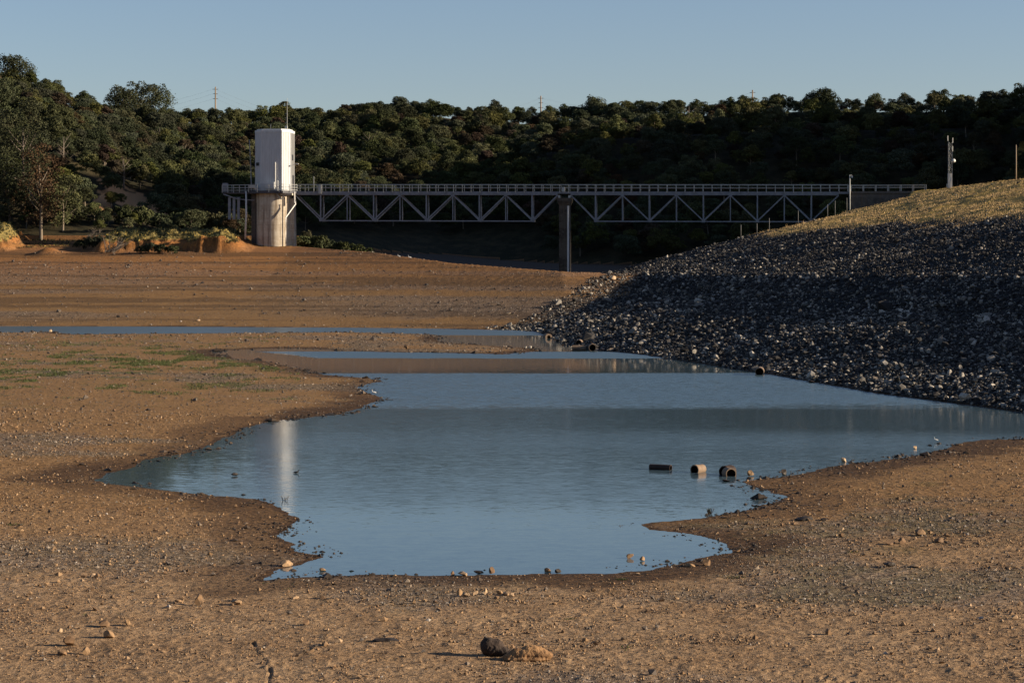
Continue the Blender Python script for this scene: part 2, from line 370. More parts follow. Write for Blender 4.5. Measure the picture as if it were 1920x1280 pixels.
# ------------------------------------------------------------------ materials of the setting
def ground_material(kind):
    t = NT(kind+'_surface', .92, .15)
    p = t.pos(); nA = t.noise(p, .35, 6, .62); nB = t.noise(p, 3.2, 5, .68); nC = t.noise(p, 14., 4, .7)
    if kind == 'ground':
        c = t.mix(t.ramp(nA, [(.35, 0), (.65, 1)]), MUD1, MUD2)
        c = t.mix(t.ramp(nB, [(.36, 0), (.66, 1)]), c, t.mix(.5, c, (.46,.30,.165)))
        c = t.mix(t.math('MULTIPLY', t.ramp(nC, [(.53, 0), (.62, 1)]), .65), c, (.060,.036,.020))  # dark specks stand in for small clod shadows, painted into the mud
        c = t.mix(t.math('MULTIPLY', t.attr('brown'), .75), c, t.mix(t.ramp(nB, [(.35, 0), (.7, 1)]), (.170,.082,.023), (.280,.148,.047)))
        c = t.mix(t.math('MULTIPLY', t.attr('fbank'), .8), c, t.mix(t.ramp(nB, [(.35, 0), (.7, 1)]), (.160,.080,.025), (.250,.142,.052)))
        gv = t.vor(t.pos((1,.8,1)), 7.5, 'Color'); gs = t.n('ShaderNodeSeparateColor'); t.l(gv, gs.inputs[0])
        stones = t.ramp(gs.outputs[0], [(0, (.035,.032,.032)), (.45, (.10,.085,.078)), (.8, (.20,.165,.135)), (1, (.36,.31,.27))])
        c = t.mix(t.math('MULTIPLY', t.attr('grav'), .55), c, stones)
        oc = t.mix(t.ramp(nB, [(.35, 0), (.7, 1)]), (.20,.080,.024), (.36,.155,.045))
        c = t.mix(t.math('MULTIPLY', t.attr('orange'), .70), c, oc)
        c = t.mix(t.math('MULTIPLY', t.attr('band'), .62), c, (.078,.044,.021))
        gm = t.math('MULTIPLY', t.attr('green'), t.ramp(nC, [(.38, 0), (.6, 1)]))
        c = t.mix(t.math('MULTIPLY', gm, .8), c, (.065,.080,.016))
        gg = t.mix(nB, (.24,.17,.06), (.14,.12,.04))
        c = t.mix(t.attr('dgrass'), c, gg)
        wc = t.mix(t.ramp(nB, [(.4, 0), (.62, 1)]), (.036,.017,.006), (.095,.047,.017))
        c = t.mix(t.math('MULTIPLY', t.attr('wet_shade'), .94), c, wc)
        nE = t.noise(t.pos((1,.55,1)), 4.6, 4, .75)
        gr = t.math('MULTIPLY', t.ramp(nE, [(.34, .42), (.50, .92), (.66, 1.0)]), t.ramp(nC, [(.34, .55), (.52, .97), (.7, 1.0)]))
        gk = t.n('ShaderNodeMixRGB', blend_type='MULTIPLY'); gk.inputs[0].default_value = .8; t.l(c, gk.inputs[1]); t.l(gr, gk.inputs[2]); c = gk.outputs[0]
        c = t.mix(t.attr('behind'), c, (.060,.040,.026)); t.color(c)  # shade past the crest is put into the ground colour
        rr = t.math('SUBTRACT', .95, t.math('MULTIPLY', t.attr('wet_shade'), .12)); t.l(rr, t.b.inputs['Roughness'])
        v1 = t.vor(p, 5.5); h = t.math('ADD', t.math('MULTIPLY', nC, .6), t.math('ADD', nB, t.math('MULTIPLY', v1, .5)))
        t.bump(h, .9, .10)
    elif kind == 'embankment':
        gv = t.vor(t.pos((1,.8,1)), 3.0, 'Color'); gs = t.n('ShaderNodeSeparateColor'); t.l(gv, gs.inputs[0])
        c = t.ramp(gs.outputs[0], [(0, (.008,.008,.009)), (.6, (.022,.022,.024)), (1, (.05,.048,.046))])
        gg = t.mix(t.ramp(nB, [(.4, 0), (.62, 1)]), (.56,.350,.080), (.30,.195,.050))
        gg = t.mix(t.ramp(nA, [(.45, 0), (.7, 1)]), gg, (.07,.06,.03))
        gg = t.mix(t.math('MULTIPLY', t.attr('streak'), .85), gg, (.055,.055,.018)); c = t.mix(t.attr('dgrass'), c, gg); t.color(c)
        t.bump(t.math('ADD', nC, t.math('MULTIPLY', t.vor(p, 3.0), -1.2)), .8, .15)
    else:
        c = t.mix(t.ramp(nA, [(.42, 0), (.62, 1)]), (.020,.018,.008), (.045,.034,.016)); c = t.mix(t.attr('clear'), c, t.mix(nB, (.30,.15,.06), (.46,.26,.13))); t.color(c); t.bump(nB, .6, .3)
    return t.m
MUD1 = (.25,.142,.066); MUD2 = (.385,.243,.130)
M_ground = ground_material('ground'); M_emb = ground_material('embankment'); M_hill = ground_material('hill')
idx = np.arange(nr_*nc_).reshape(nr_, nc_)
Q = np.stack([idx[:-1,:-1], idx[:-1,1:], idx[1:,1:], idx[1:,:-1]], -1)
fd_ = DAM[:-1,:-1]; fh_ = HILL[:-1,:-1] & ~fd_
V3 = np.stack([GX, GY, GZ], -1).reshape(-1, 3)
def terrain_part(name, mask, mat):
    q = Q[mask]; used = np.unique(q); remap = np.full(nr_*nc_, -1, np.int64); remap[used] = np.arange(len(used))
    me = np_mesh(name, V3[used], remap[q], mat, True, attrs={k: v.reshape(-1)[used] for k, v in attrs.items()})
    return tag(link_mesh(name, me), kind='structure')
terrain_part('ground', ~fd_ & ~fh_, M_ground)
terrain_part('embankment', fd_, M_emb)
terrain_part('hills', fh_, M_hill)

# ------------------------------------------------------------------ water
wy = np.concatenate([np.geomspace(46, 290, 420)]); wx = np.linspace(-.34, .34, 200)
WY = np.repeat(wy[:,None], len(wx), 1); WX = wx[None,:]*WY
wob = fbm(WX*.6, WY, 34, 3, 81)*12+fbm(WX*.22, WY, 7, 4, 82)*9
yy = WY+wob*ss(WY, 60, 150)*.9
def bandf(a, b, s): return ss(yy, a-s, a+s)*(1-ss(yy, b-s, b+s))
dk = bandf(97, 117, 3)*(.30+.70*ss(WX-.10*(WY-100), -2, 12)); wnd = bandf(120, 156, 5.0)*(.72+.28*ss(fbm(WX*.12, WY, 4, 3, 85), -.2, .1))
rip = .022+.018*ss(WX, -14, -8); rip = rip*(1-dk)+.05*dk; rip = rip*(1-wnd)+.85*wnd
rgh = .038+.082*ss(yy, 62, 72)*ss(WX, -14, -8)+.03*ss(yy, 84, 92); rgh = rgh*(1-dk)+.085*dk; rgh = rgh*(1-wnd)+.24*wnd
yr_ = WY+fbm(WX, WY, 22, 3, 83)*2.2
calm = ss(yr_, 151, 153)*(1-ss(yr_, 176, 178)); calm = np.maximum(calm, ss(yr_, 188, 193)*(1-ss(yr_, 236, 239)))
calm = np.maximum(calm, ss(yr_, 160, 165)*(1-ss(yr_, 210, 225))*ss(-WX-(yr_-178)*.5, 15, 18))
rip = rip*(1-calm)+.012*calm
rip = np.where((WY > 176) & (calm < .5), .5, rip)
rgh = rgh*(1-calm)+.045*calm; rgh = np.where((WY > 176) & (calm < .5), .3, rgh)
tt = NT('water_surface', .03, .5)
tt.color((.055,.088,.108)); tt.b.inputs['IOR'].default_value = 1.34; tt.b.inputs['Specular IOR Level'].default_value = .5
ra = tt.attr('rip')
def wcol(sc, scale):
    o = tt.n('ShaderNodeTexNoise'); tt.l(tt.pos(sc), o.inputs['Vector']); o.inputs['Scale'].default_value = scale; o.inputs['Detail'].default_value = 3; o.inputs['Roughness'].default_value = .6
    q = tt.n('ShaderNodeVectorMath', operation='SUBTRACT'); tt.l(o.outputs['Color'], q.inputs[0]); q.inputs[1].default_value = (.5,.5,.5); return q.outputs[0]
wa = tt.n('ShaderNodeVectorMath', operation='ADD'); tt.l(wcol((.7,1.5,1), 7.0), wa.inputs[0]); tt.l(wcol((.6,1.6,1), 2.6), wa.inputs[1])
wm = tt.n('ShaderNodeVectorMath', operation='MULTIPLY'); tt.l(wa.outputs[0], wm.inputs[0]); wm.inputs[1].default_value = (.6, 1.0, 0)
wsc = tt.n('ShaderNodeVectorMath', operation='SCALE'); tt.l(wm.outputs[0], wsc.inputs[0]); tt.l(ra, wsc.inputs['Scale'])
wad = tt.n('ShaderNodeVectorMath', operation='ADD'); tt.l(wsc.outputs[0], wad.inputs[0]); wad.inputs[1].default_value = (0,0,1)
wno = tt.n('ShaderNodeVectorMath', operation='NORMALIZE'); tt.l(wad.outputs[0], wno.inputs[0]); tt.l(wno.outputs[0], tt.b.inputs['Normal'])
tt.l(tt.attr('rgh'), tt.b.inputs['Roughness'])
widx = np.arange(WX.size).reshape(WX.shape); WQ = np.stack([widx[:-1,:-1], widx[:-1,1:], widx[1:,1:], widx[1:,:-1]], -1).reshape(-1, 4)
me = np_mesh('water', np.stack([WX, WY, WX*0], -1).reshape(-1, 3), WQ, tt.m, True, attrs=dict(rip=rip.ravel(), rgh=rgh.ravel()))
tag(link_mesh('water', me), kind='structure')
#SPLIT

# ------------------------------------------------------------------ plain materials
def paint(name, c, rough=.6, var=.25, sc=3.0, streak=True):
    t = NT(name, rough, .3); p = t.pos((1,1,.15) if streak else (1,1,1)); n = t.noise(p, sc, 4, .6)
    c2 = tuple(x*(1-var) for x in c)
    t.color(t.mix(t.ramp(n, [(.35, 0), (.68, 1)]), c, c2)); return t.m
def concrete(name, c1, c2, c3):
    t = NT(name, .85, .2); n = t.noise(t.pos((1,1,.12)), 1.3, 5, .65); n2 = t.noise(t.pos(), 2.2, 5, .6)
    c = t.mix(t.ramp(n, [(.35, 0), (.62, 1)]), c1, c2); c = t.mix(t.ramp(n2, [(.5, 0), (.72, 1)]), c, c3)
    g = t.n('ShaderNodeNewGeometry'); sp = t.n('ShaderNodeSeparateXYZ'); t.l(g.outputs['Position'], sp.inputs[0])
    fr = t.math('FRACT', t.math('MULTIPLY', sp.outputs['Z'], .41)); jl = t.ramp(fr, [(0, 1), (.035, 0)])
    sb = t.noise(t.pos((.05,.05,1)), .7, 3, .6); c = t.mix(t.math('MULTIPLY', t.ramp(sb, [(.48, 0), (.56, 1)]), .45), c, c3)
    rs = t.noise(t.pos((1,1,.05)), 2.6, 3, .6); c = t.mix(t.math('MULTIPLY', t.ramp(rs, [(.55, 0), (.66, 1)]), .6), c, (.13,.085,.055)); c = t.mix(t.math('MULTIPLY', jl, .45), c, (.10,.08,.06)); t.color(c); t.bump(n2, .3, .03); return t.m
M_white = paint('white_cladding', (.50,.505,.51), .5, .16, 4.0)
M_greyclad = paint('grey_louvre', (.15,.145,.14), .6, .3)
M_steel = paint('bridge_paint', (.22,.225,.25), .55, .35, 1.2, False)
M_deck = paint('deck_steel', (.07,.068,.08), .6, .4, 1.0, False)
M_rail = paint('galvanised_rail', (.40,.40,.38), .45, .3, 2.0, False)
M_dark = paint('dark_metal', (.035,.035,.04), .5, .3)
M_whitepipe = paint('white_pipe', (.55,.53,.50), .5, .15)
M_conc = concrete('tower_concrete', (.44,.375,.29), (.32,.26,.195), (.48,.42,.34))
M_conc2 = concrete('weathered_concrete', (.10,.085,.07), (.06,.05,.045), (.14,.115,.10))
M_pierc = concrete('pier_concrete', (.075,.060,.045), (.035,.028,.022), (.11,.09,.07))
M_glass = NT('dark_glass', .15, .5).color((.015,.017,.02)).m
M_wood = paint('pole_wood', (.26,.19,.13), .85, .4, 3)
M_pipec = paint('culvert_concrete', (.22,.15,.10), .8, .5, 2.5, False)
M_rust = paint('rust_pipe', (.045,.025,.018), .8, .5, 2.5, False)

# ------------------------------------------------------------------ bridge frame
TH = 6.3; EX = Vector((math.cos(R(TH)), -math.sin(R(TH)), 0)); EY = Vector((math.sin(R(TH)), math.cos(R(TH)), 0)); EZ = Vector((0,0,1))
P0 = Vector((-36.9, 364, 0))
def s_of(u):
    k = (u-CX)/F; return (P0.x-k*P0.y)/(k*EX.y-EX.x)
def zd(s): return 20.50-.42*s/92
def BP(s, o=0.0, z=0.0): return P0+EX*s+EY*o+EZ*(zd(s)+z)          # along, across, above the deck
HWID = 1.25

br = empty('truss_bridge', BP(0, 0, -.6), 'long grey steel truss footbridge with railings running from the white tower to the embankment', 'bridge')
deck = MB()
deck.box(BP((s_of(555)+s_of(1592))/2, 0, -.12), s_of(1592)-s_of(555), 2.5, .14, (EX-EZ*.42/92).normalized(), EY)
deck.build('deck', M_deck, br)
for o in (-HWID-.02, HWID+.02):
    b = MB(); b.bar(BP(s_of(555), o, -.30), BP(s_of(1592), o, -.30), .10, .30); b.build('edge_beam', M_steel, br)
def truss(o, nodes_b, ua, ub, label):
    """nodes_b: photo columns of the bottom nodes; ua, ub: ends of the top chord"""
    top, bot = -.58, -5.05
    b = MB(); b.bar(BP(s_of(ua), o, top), BP(s_of(ub), o, top), .2, .21)
    ch = b.build('top_chord', M_steel, br)
    b = MB(); b.bar(BP(s_of(nodes_b[0])-.1, o, bot), BP(s_of(nodes_b[-1])+.1, o, bot), .16, .15); b.build('bottom_chord', M_steel, ch)
    tops = [ua]+[(a+c)/2 for a, c in zip(nodes_b[:-1], nodes_b[1:])]+[ub]
    for i, nb in enumerate(nodes_b):
        for tu in (tops[i], tops[i+1]):
            b = MB(); b.bar(BP(s_of(tu), o, top-.1), BP(s_of(nb), o, bot+.1), .15, .20); b.build('diagonal', M_steel, ch)
        b = MB(); b.bar(BP(s_of(nb), o, top-.13), BP(s_of(nb), o, bot+.10), .15, .22, EX); b.build('vertical', M_steel, ch)
        b = MB(); b.box(BP(s_of(nb), o-.01, bot+.12), .5, .235, .5, EX, EY); b.build('gusset_plate', M_steel, ch)
    for tu in tops[1:-1]:
        b = MB(); b.bar(BP(s_of(tu), o, top-.13), BP(s_of(tu), o, bot+.10), .13, .16, EX); b.build('vertical', M_steel, ch)
        b = MB(); b.box(BP(s_of(tu), o-.01, top-.14), .55, .235, .42, EX, EY); b.build('gusset_plate', M_steel, ch)
L_N = [604, 703, 801.5, 900.5, 999]; R_N = [1117.5, 1218, 1319, 1420, 1521]
for o in (-HWID, HWID):
    truss(o, L_N, 556, 1047, 'left'); truss(o, R_N, 1071, 1572, 'right')
for nodes in (L_N, R_N):
    for i, nb in enumerate(nodes):
        b = MB(); b.bar(BP(s_of(nb), -HWID+.12, -5.05), BP(s_of(nb), HWID-.12, -5.05), .14, .14); b.build('cross_beam', M_steel, br)
def railing(o, ua, ub, n, name='railing'):
    sa, sb = s_of(ua), s_of(ub); b = MB()
    for z, w in ((1.08, .07), (.58, .05)): b.bar(BP(sa, o, z), BP(sb, o, z), w, w)
    r = b.build(name, M_rail, br)
    for i in range(n+1):
        s_ = sa+(sb-sa)*i/n; b = MB(); b.bar(BP(s_, o, -.28), BP(s_, o, 1.045), .10, .08, EX); b.build('post', M_rail, r)
    return r
railing(-HWID-.14, 559, 1590, 62); railing(HWID+.14, 559, 1590, 62)
b = MB(); b.tube([BP(s_of(600), -HWID+.06, .42), BP(s_of(1585), -HWID+.06, .42)], .045, 6); b.build('service_pipe', M_rust, br)
for u_ in (603, 1058):
    b = MB(); b.box(BP(s_of(u_), -HWID-.25, .25), .5, .2, 1.5 if u_ < 700 else .8, EX, EY); b.build('junction_box', M_rail, br)
b = MB(); b.bar(BP(s_of(590.5), -1.0, 0), BP(s_of(590.5), -1.0, 2.45), .11, .11, EX); b.build('pole', M_rail, br)

# pier and abutment
us = s_of(1059.2); pz = zd(us)-.75
pc = P0+EX*us; pg = hz1(pc.x, pc.y)
pier = empty('bridge_pier', (pc.x, pc.y, pg), 'tall slim dark concrete pier under the middle of the truss bridge', 'bridge pier')
def rect(c, w, d, ch=0.0):
    pts = []
    for sx, sy in ((-1,-1),(1,-1),(1,1),(-1,1)):
        pts.append(c+EX*(sx*w/2)+EY*(sy*d/2))
    return [(p.x, p.y) for p in pts]
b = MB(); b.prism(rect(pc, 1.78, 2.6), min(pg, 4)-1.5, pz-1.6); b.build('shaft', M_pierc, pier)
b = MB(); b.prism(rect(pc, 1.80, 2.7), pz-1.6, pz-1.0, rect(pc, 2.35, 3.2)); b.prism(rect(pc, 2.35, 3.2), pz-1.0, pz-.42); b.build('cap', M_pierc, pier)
for sx in (-.85, .85):
    for oy in (-1.2, 1.2):
        b = MB(); b.box(pc+EX*sx+EY*oy+EZ*(pz-.2), .36, .36, .44, EX, EY); b.build('bearing', M_rail, pier)
b = MB(); b.tube([pc+EX*.66-EY*1.42+EZ*(pz-1.75), pc+EX*.66-EY*1.42+EZ*(pg)], .17, 8); b.build('conduit', M_whitepipe, pier)

sA, sB = s_of(1592), s_of(1736)
ac = P0+EX*((sA+sB)/2)+EY*0
ab = empty('bridge_abutment', (ac.x, ac.y, 15), 'stained concrete abutment wall joining the right end of the truss bridge to the grassy slope', 'abutment')
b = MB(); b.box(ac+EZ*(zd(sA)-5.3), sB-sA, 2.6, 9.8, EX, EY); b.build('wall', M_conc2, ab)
b = MB(); b.box(ac+EZ*(zd(sA)-.22), sB-sA+.2, 3.0, .34, EX, EY); b.build('coping', M_conc2, ab)
b = MB()
for oy in (-1.42, 1.42):
    for z, w in ((1.0, .06), (.62, .05)): b.bar(P0+EX*sA+EY*oy+EZ*(zd(sA)+z), P0+EX*sB+EY*oy+EZ*(zd(sA)+z), w, w)
rl = b.build('railing', M_rail, ab)
for oy in (-1.42, 1.42):
    for i in range(7):
        q = P0+EX*(sA+.3+(sB-sA-.35)*i/6)+EY*oy
        b = MB(); b.bar(q+EZ*(zd(sA)-.05), q+EZ*(zd(sA)+1.0), .12, .10, EX); b.build('post', M_rail, rl)
q = P0+EX*(s_of(1592.5))-EY*1.75
lp = empty('lamp_post', (q.x, q.y, 16), 'pale lamp post with a small bracket lamp where the truss bridge meets the abutment wall', 'lamp post')
b = MB(); b.tube([q+EZ*15.5, q+EZ*19, q+EZ*22.75], [.11,.10,.08], 8); b.build('pole', M_rail, lp, True)
b = MB(); b.tube([q+EZ*22.6, q+EX*.2+EZ*22.75, q+EX*.36+EZ*22.6], .03, 6); b.box(q+EX*.36+EZ*22.42, .26, .24, .3, EX, EY); b.build('lamp', M_whitepipe, lp)

# ------------------------------------------------------------------ valve tower
C0 = P0-EX*3.62; CZ = 20.50
tw = empty('valve_tower', (C0.x, C0.y, 10.5), 'tall white octagonal gatehouse on a round concrete shaft at the left end of the bridge', 'tower')
def TP(x, y, z): return C0+EX*x+EY*y+EZ*z
def ring(r, n=64, cx=0, cy=0): return [tuple((TP(cx+r*math.sin(2*PI*k/n), cy-r*math.cos(2*PI*k/n), 0))[:2]) for k in range(n)]
n = 64; b = MB(); CR = 3.05
rg = [TP(-.12+CR*math.sin(2*PI*k/n), CR*math.cos(2*PI*k/n), 0) for k in range(n)]
zs = [5.0, 9, 13, 17, 20.02]
for z in zs:
    for p in rg: b.v.append(p+EZ*z)
for j in range(len(zs)-1):
    for k in range(n): b.f.append((j*n+k, j*n+(k+1) % n, (j+1)*n+(k+1) % n, (j+1)*n+k))
col_ = b.build('shaft', M_conc, tw, True)
def radial_box(name, az, r0, r1, w, z0, z1, mat, flare=0.0):
    a = R(az); d = EX*math.sin(a)-EY*math.cos(a); t_ = EX*math.cos(a)+EY*math.sin(a); c = TP(-.12, 0, 0); b = MB()
    def q(r, ww): return [tuple((c+d*rr+t_*(sg*ww/2))[:2]) for rr, sg in ((r0, -1), (r, -1), (r, 1), (r0, 1))]
    if flare:
        b.prism(q(r1+flare, w+flare*1.2), z0, z0+5.8, q(r1+flare*.25, w+.1)); b.prism(q(r1+flare*.25, w+.1), z0+5.8, z1, q(r1, w))
    else: b.prism(q(r1, w), z0, z1)
    return b.build(name, mat, tw)
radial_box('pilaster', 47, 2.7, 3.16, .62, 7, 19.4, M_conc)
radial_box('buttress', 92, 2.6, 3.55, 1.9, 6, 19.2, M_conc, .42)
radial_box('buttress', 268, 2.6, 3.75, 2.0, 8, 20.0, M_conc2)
radial_box('guide_slot', 285, 2.75, 3.16, .9, 9, 18.5, M_dark)
# platform and walkway
def octo(w, d, c): return [(-w/2+c,-d/2),(w/2-c,-d/2),(w/2,-d/2+c),(w/2,d/2-c),(w/2-c,d/2),(-w/2+c,d/2),(-w/2,d/2-c),(-w/2,-d/2+c)]
def O2(pts, dx=0): return [tuple(TP(x+dx, y, 0)[:2]) for x, y in pts]
b = MB(); b.prism(O2(octo(8.2, 7.6, 1.9), 0), 20.02, 20.46); pf = b.build('platform', M_deck, tw)
b = MB(); b.box(TP(2.7, -2.9, 19.85), 2.0, .9, .33, EX, EY); b.build('corbel', M_conc, tw)
b = MB()
b.bar(TP(1.0, -3.3, 19.95), TP(1.75, -3.05, 19.0), .12, .12); b.bar(TP(2.6, -3.3, 19.95), TP(1.75, -3.05, 19.0), .12, .12); b.build('bracket', M_rail, tw)
b = MB(); b.box(TP(-6.35, -1.2, 20.2), 4.6, 1.5, .3, EX, EY); b.build('walkway', M_deck, tw)
b = MB(); b.bar(TP(-8.5, -1.9, 19.95), TP(-6.0, -1.9, 19.1), .16, .16); b.bar(TP(-6.0, -1.9, 19.1), TP(-3.2, -1.6, 18.9), .14, .14); b.build('strut', M_steel, tw)
for x in (-7.55, -6.75, -5.95):
    b = MB(); b.box(TP(x, -1.5, 17.6), .42, .3, 3.6, EX, EY); b.box(TP(x, -1.5, 15.72), .46, .34, .12, EX, EY); b.build('gauge_pipe', M_steel, tw)
b = MB(); b.tube([TP(x, -1.5, 19.4) for x in (-7.8, -5.6)], .07, 6); b.build('hanger_bar', M_steel, tw)
b = MB(); b.box(TP(-8.35, -1.2, 21.0), .85, .7, 1.7, EX, EY); b.build('control_box', M_steel, tw)
# railing round the platform and the walkway
def rail_path(name, pts, posts):
    b = MB()
    for z in (21.52, 21.05, 20.62):
        for a, c in zip(pts[:-1], pts[1:]): b.bar(TP(a[0], a[1], z), TP(c[0], c[1], z), .055, .055)
    r = b.build(name, M_rail, tw)
    for x, y in posts:
        b = MB(); b.bar(TP(x, y, 20.2), TP(x, y, 21.55), .11, .09, EX); b.build('post', M_rail, r)
rail_path('railing', [(-8.7,-2.0),(-4.6,-2.0),(-3.4,-3.2),(-2.2,-3.85),(2.25,-3.85),(4.05,-2.0),(4.2,-1.5)], [(-8.7,-2),(-7.7,-2),(-6.7,-2),(-5.7,-2),(-4.7,-2),(-3.95,-2.7),(-2.2,-3.85),(-.2,-3.85),(1.6,-3.85),(2.3,-3.85),(3.2,-2.9),(4.15,-1.5)])
rail_path('railing', [(-8.7,-.4),(-4.4,-.4)], [(-8.7,-.4),(-7.4,-.4),(-6.1,-.4)])
rail_path('railing', [(-4.1,2.0),(-2.2,3.85),(2.2,3.85),(4.05,2.0)], [(-4.1,2.0),(-2.2,3.85),(0,3.85),(2.2,3.85)])
b = MB(); b.tube([TP(-4.45, -2.4, 20.4), TP(-4.42, -2.4, 16.5), TP(-4.62, -2.4, 12.2)], [.14,.16,.17], 8); b.build('down_pipe', M_whitepipe, tw, True)
b = MB(); b.tube([TP(4.15, -2.6, 18.9), TP(4.15, -2.6, 18.2), TP(2.6, -3.2, 15.9), TP(2.6, -3.15, 11.5)], .10, 8); b.build('down_pipe', M_whitepipe, tw, True)
b = MB(); b.tube([TP(3.85, -2.2, 20.3), TP(3.9, -2.2, 18.4)], .13, 8); b.build('bracket', M_whitepipe, tw)
# the white building
W8, D8, C8 = 6.15, 5.6, 1.27; BZ0, BZ1 = 20.47, 30.75
b = MB(); b.prism(O2(octo(W8, D8, C8)), BZ0, BZ1); wl = b.build('walls', M_white, tw)
oc = octo(W8, D8, C8)
b = MB()          # raised seams of the metal cladding, a hand's width apart
for i in range(8):
    a, c = oc[i], oc[(i+1) % 8]; L = math.hypot(c[0]-a[0], c[1]-a[1]); k = max(2, int(L/.31))
    tx, ty = (c[0]-a[0])/L, (c[1]-a[1])/L; nx, ny = ty, -tx
    for j in range(k+1):
        q_ = L*(.02+.96*j/k); x, y = a[0]+tx*q_+nx*.012, a[1]+ty*q_+ny*.012
        b.box(TP(x, y, (BZ0+BZ1)/2), .045, .05, BZ1-BZ0-.3, (EX*tx+EY*ty), (EX*nx+EY*ny))
b.build('cladding_seams', M_white, wl)
b = MB(); b.prism(O2(octo(W8+.10, D8+.10, C8+.02)), BZ1-.42, BZ1+.003); b.prism(O2(octo(W8-.5, D8-.5, C8-.1)), BZ1+.003, BZ1+.22); b.build('roof', M_white, tw)
b = MB(); b.box(TP(W8/2+.015, .15, 25.6), .06, 2.2, 10.1, EX, EY); b.build('side_cladding', M_greyclad, tw)
b = MB(); b.box(TP(W8/2+.07, -.3, 26.2), .06, .95, .95, EX, EY); b.build('vent_louvre', M_dark, tw)
b = MB(); b.box(TP(W8/2+.07, .2, 21.9), .06, 1.05, 2.6, EX, EY); b.build('door', M_dark, tw)
dv = (EX*-.7071-EY*.7071); tv = (EX*.7071-EY*.7071)
wc_ = TP(-W8/2+C8*.5, -D8/2+C8*.5, 25.0)
b = MB(); b.box(wc_+dv*.03, 1.15, .10, .72, tv, dv); win = b.build('window', M_white, tw)
b = MB(); b.box(wc_+dv*.075, .98, .04, .56, tv, dv); b.build('pane', M_glass, win)
b = MB(); b.tube([TP(.75, -3.05, 21.0), TP(.75, -3.05, 25.3)], .085, 8); b.build('vent_pipe', M_whitepipe, tw)
b = MB(); b.box(TP(-.15, -3.15, 21.35), 1.55, .55, 1.15, EX, EY); b.build('equipment_box', M_white, tw)
b = MB(); b.tube([TP(1.3, -3.55, 20.4), TP(1.3, -3.55, 22.2)], .07, 8); b.build('standpipe', M_whitepipe, tw)
b = MB(); b.tube([TP(-3.62, -2.0, 20.4), TP(-3.75, -2.0, 25), TP(-4.0, -1.9, 29.2)], [.10,.09,.08], 6); b.build('guide_pole', M_steel, tw)
b = MB(); b.box(TP(-3.15, -3.0, 21.15), 1.15, .5, .55, EX, EY); b.tube([TP(-3.0, -3.3, 21.0), TP(-2.3, -3.3, 20.75)], .16, 8); b.build('winch', M_rail, tw)
b = MB(); b.tube([TP(3.35, -1.6, 24.8), TP(4.0, -1.7, 25.05)], .035, 6); b.box(TP(4.2, -1.7, 25.05), .45, .25, .14, EX, EY); b.build('lamp', M_whitepipe, tw)
b = MB(); b.tube([TP(2.35, -1.0, 30.9), TP(2.35, -1.0, 36.3)], [.05,.03], 6)
for z in (33.6, 32.9, 32.1): b.bar(TP(2.0, -1.0, z), TP(2.35, -1.0, z), .05, .05)
b.box(TP(2.2, -1.0, 31.3), .4, .3, .5, EX, EY); b.build('antenna', M_rail, tw)
b = MB(); b.tube([TP(-.5, -1.0, 30.9), TP(-.5, -1.0, 31.9)], .03, 5); b.build('lightning_rod', M_rail, tw)

def crest(u, y0=230., y1=335.):
    Yy = np.linspace(y0, y1, 500); X = (u-CX)/F*Yy; H = height(X, Yy, detail=False); v = HV-(H-EYE)/Yy*F; k = int(np.argmin(v[:480])); return Vector((X[k], Yy[k]-1.0, float(H[k])-.05))
# ------------------------------------------------------------------ radio mast, poles, posts on the right
g = crest(1778.5); mp_ = 4000/g.y
mast = empty('radio_mast', g, 'white lattice radio mast with round dish and foot cabinet on the grassy slope crest', 'radio mast')
b = MB(); Hm = 98/mp_
for sx, sy in ((-.32,-.3), (.32,-.3), (0,.35)): b.bar(g+Vector((sx, sy, 0)), g+Vector((sx, sy, Hm*(.93 if sx < 0 else .88))), .05, .05, EX)
nz = 9
for i in range(nz):
    z0_, z1_ = Hm*.28+Hm*.6*i/nz, Hm*.28+Hm*.6*(i+1)/nz
    for (x0, y0), (x1, y1) in (((-.32,-.3),(.32,-.3)), ((.32,-.3),(0,.35)), ((0,.35),(-.32,-.3))):
        a_ = Vector((x0,y0,z0_)); c_ = Vector((x1,y1,z1_)) if i % 2 else Vector((x1,y1,z0_))
        b.bar(g+a_, g+Vector((x1,y1,z0_)), .018, .018); b.bar(g+(Vector((x0,y0,z0_)) if i % 2 else Vector((x1,y1,z0_))), g+(Vector((x1,y1,z1_)) if i % 2 else Vector((x0,y0,z1_))), .03, .03)
b.build('lattice', M_rail, mast)
b = MB(); b.box(g+EZ*(Hm*.14), .58, .5, Hm*.28); cb_ = b.build('cabinet', M_whitepipe, mast)
b = MB(); b.box(g+Vector((0,-.27,Hm*.17)), .42, .03, .55); b.build('panel', M_white, cb_)
b = MB(); b.box(g+Vector((-.45,-.1,Hm*.05)), .14, .2, .5); b.build('meter_box', M_rail, mast)
b = MB(); dc = g+Vector((.5,-.35,Hm*.52)); 
for k in range(5): pass
b.tube([dc+Vector((0,.12,0)), dc, dc+Vector((0,-.10,0)), dc+Vector((0,-.14,0))], [.06,.16,.29,.30], 16); b.build('dish', M_whitepipe, mast, True)
for x, y, z in ((-.38, -.3, .9), (.38, -.3, .86), (.36, -.3, .7)):
    b = MB(); b.tube([g+Vector((x,y,Hm*z)), g+Vector((x,y,Hm*(z+.1)))], .045, 6); b.build('antenna', M_whitepipe, mast)
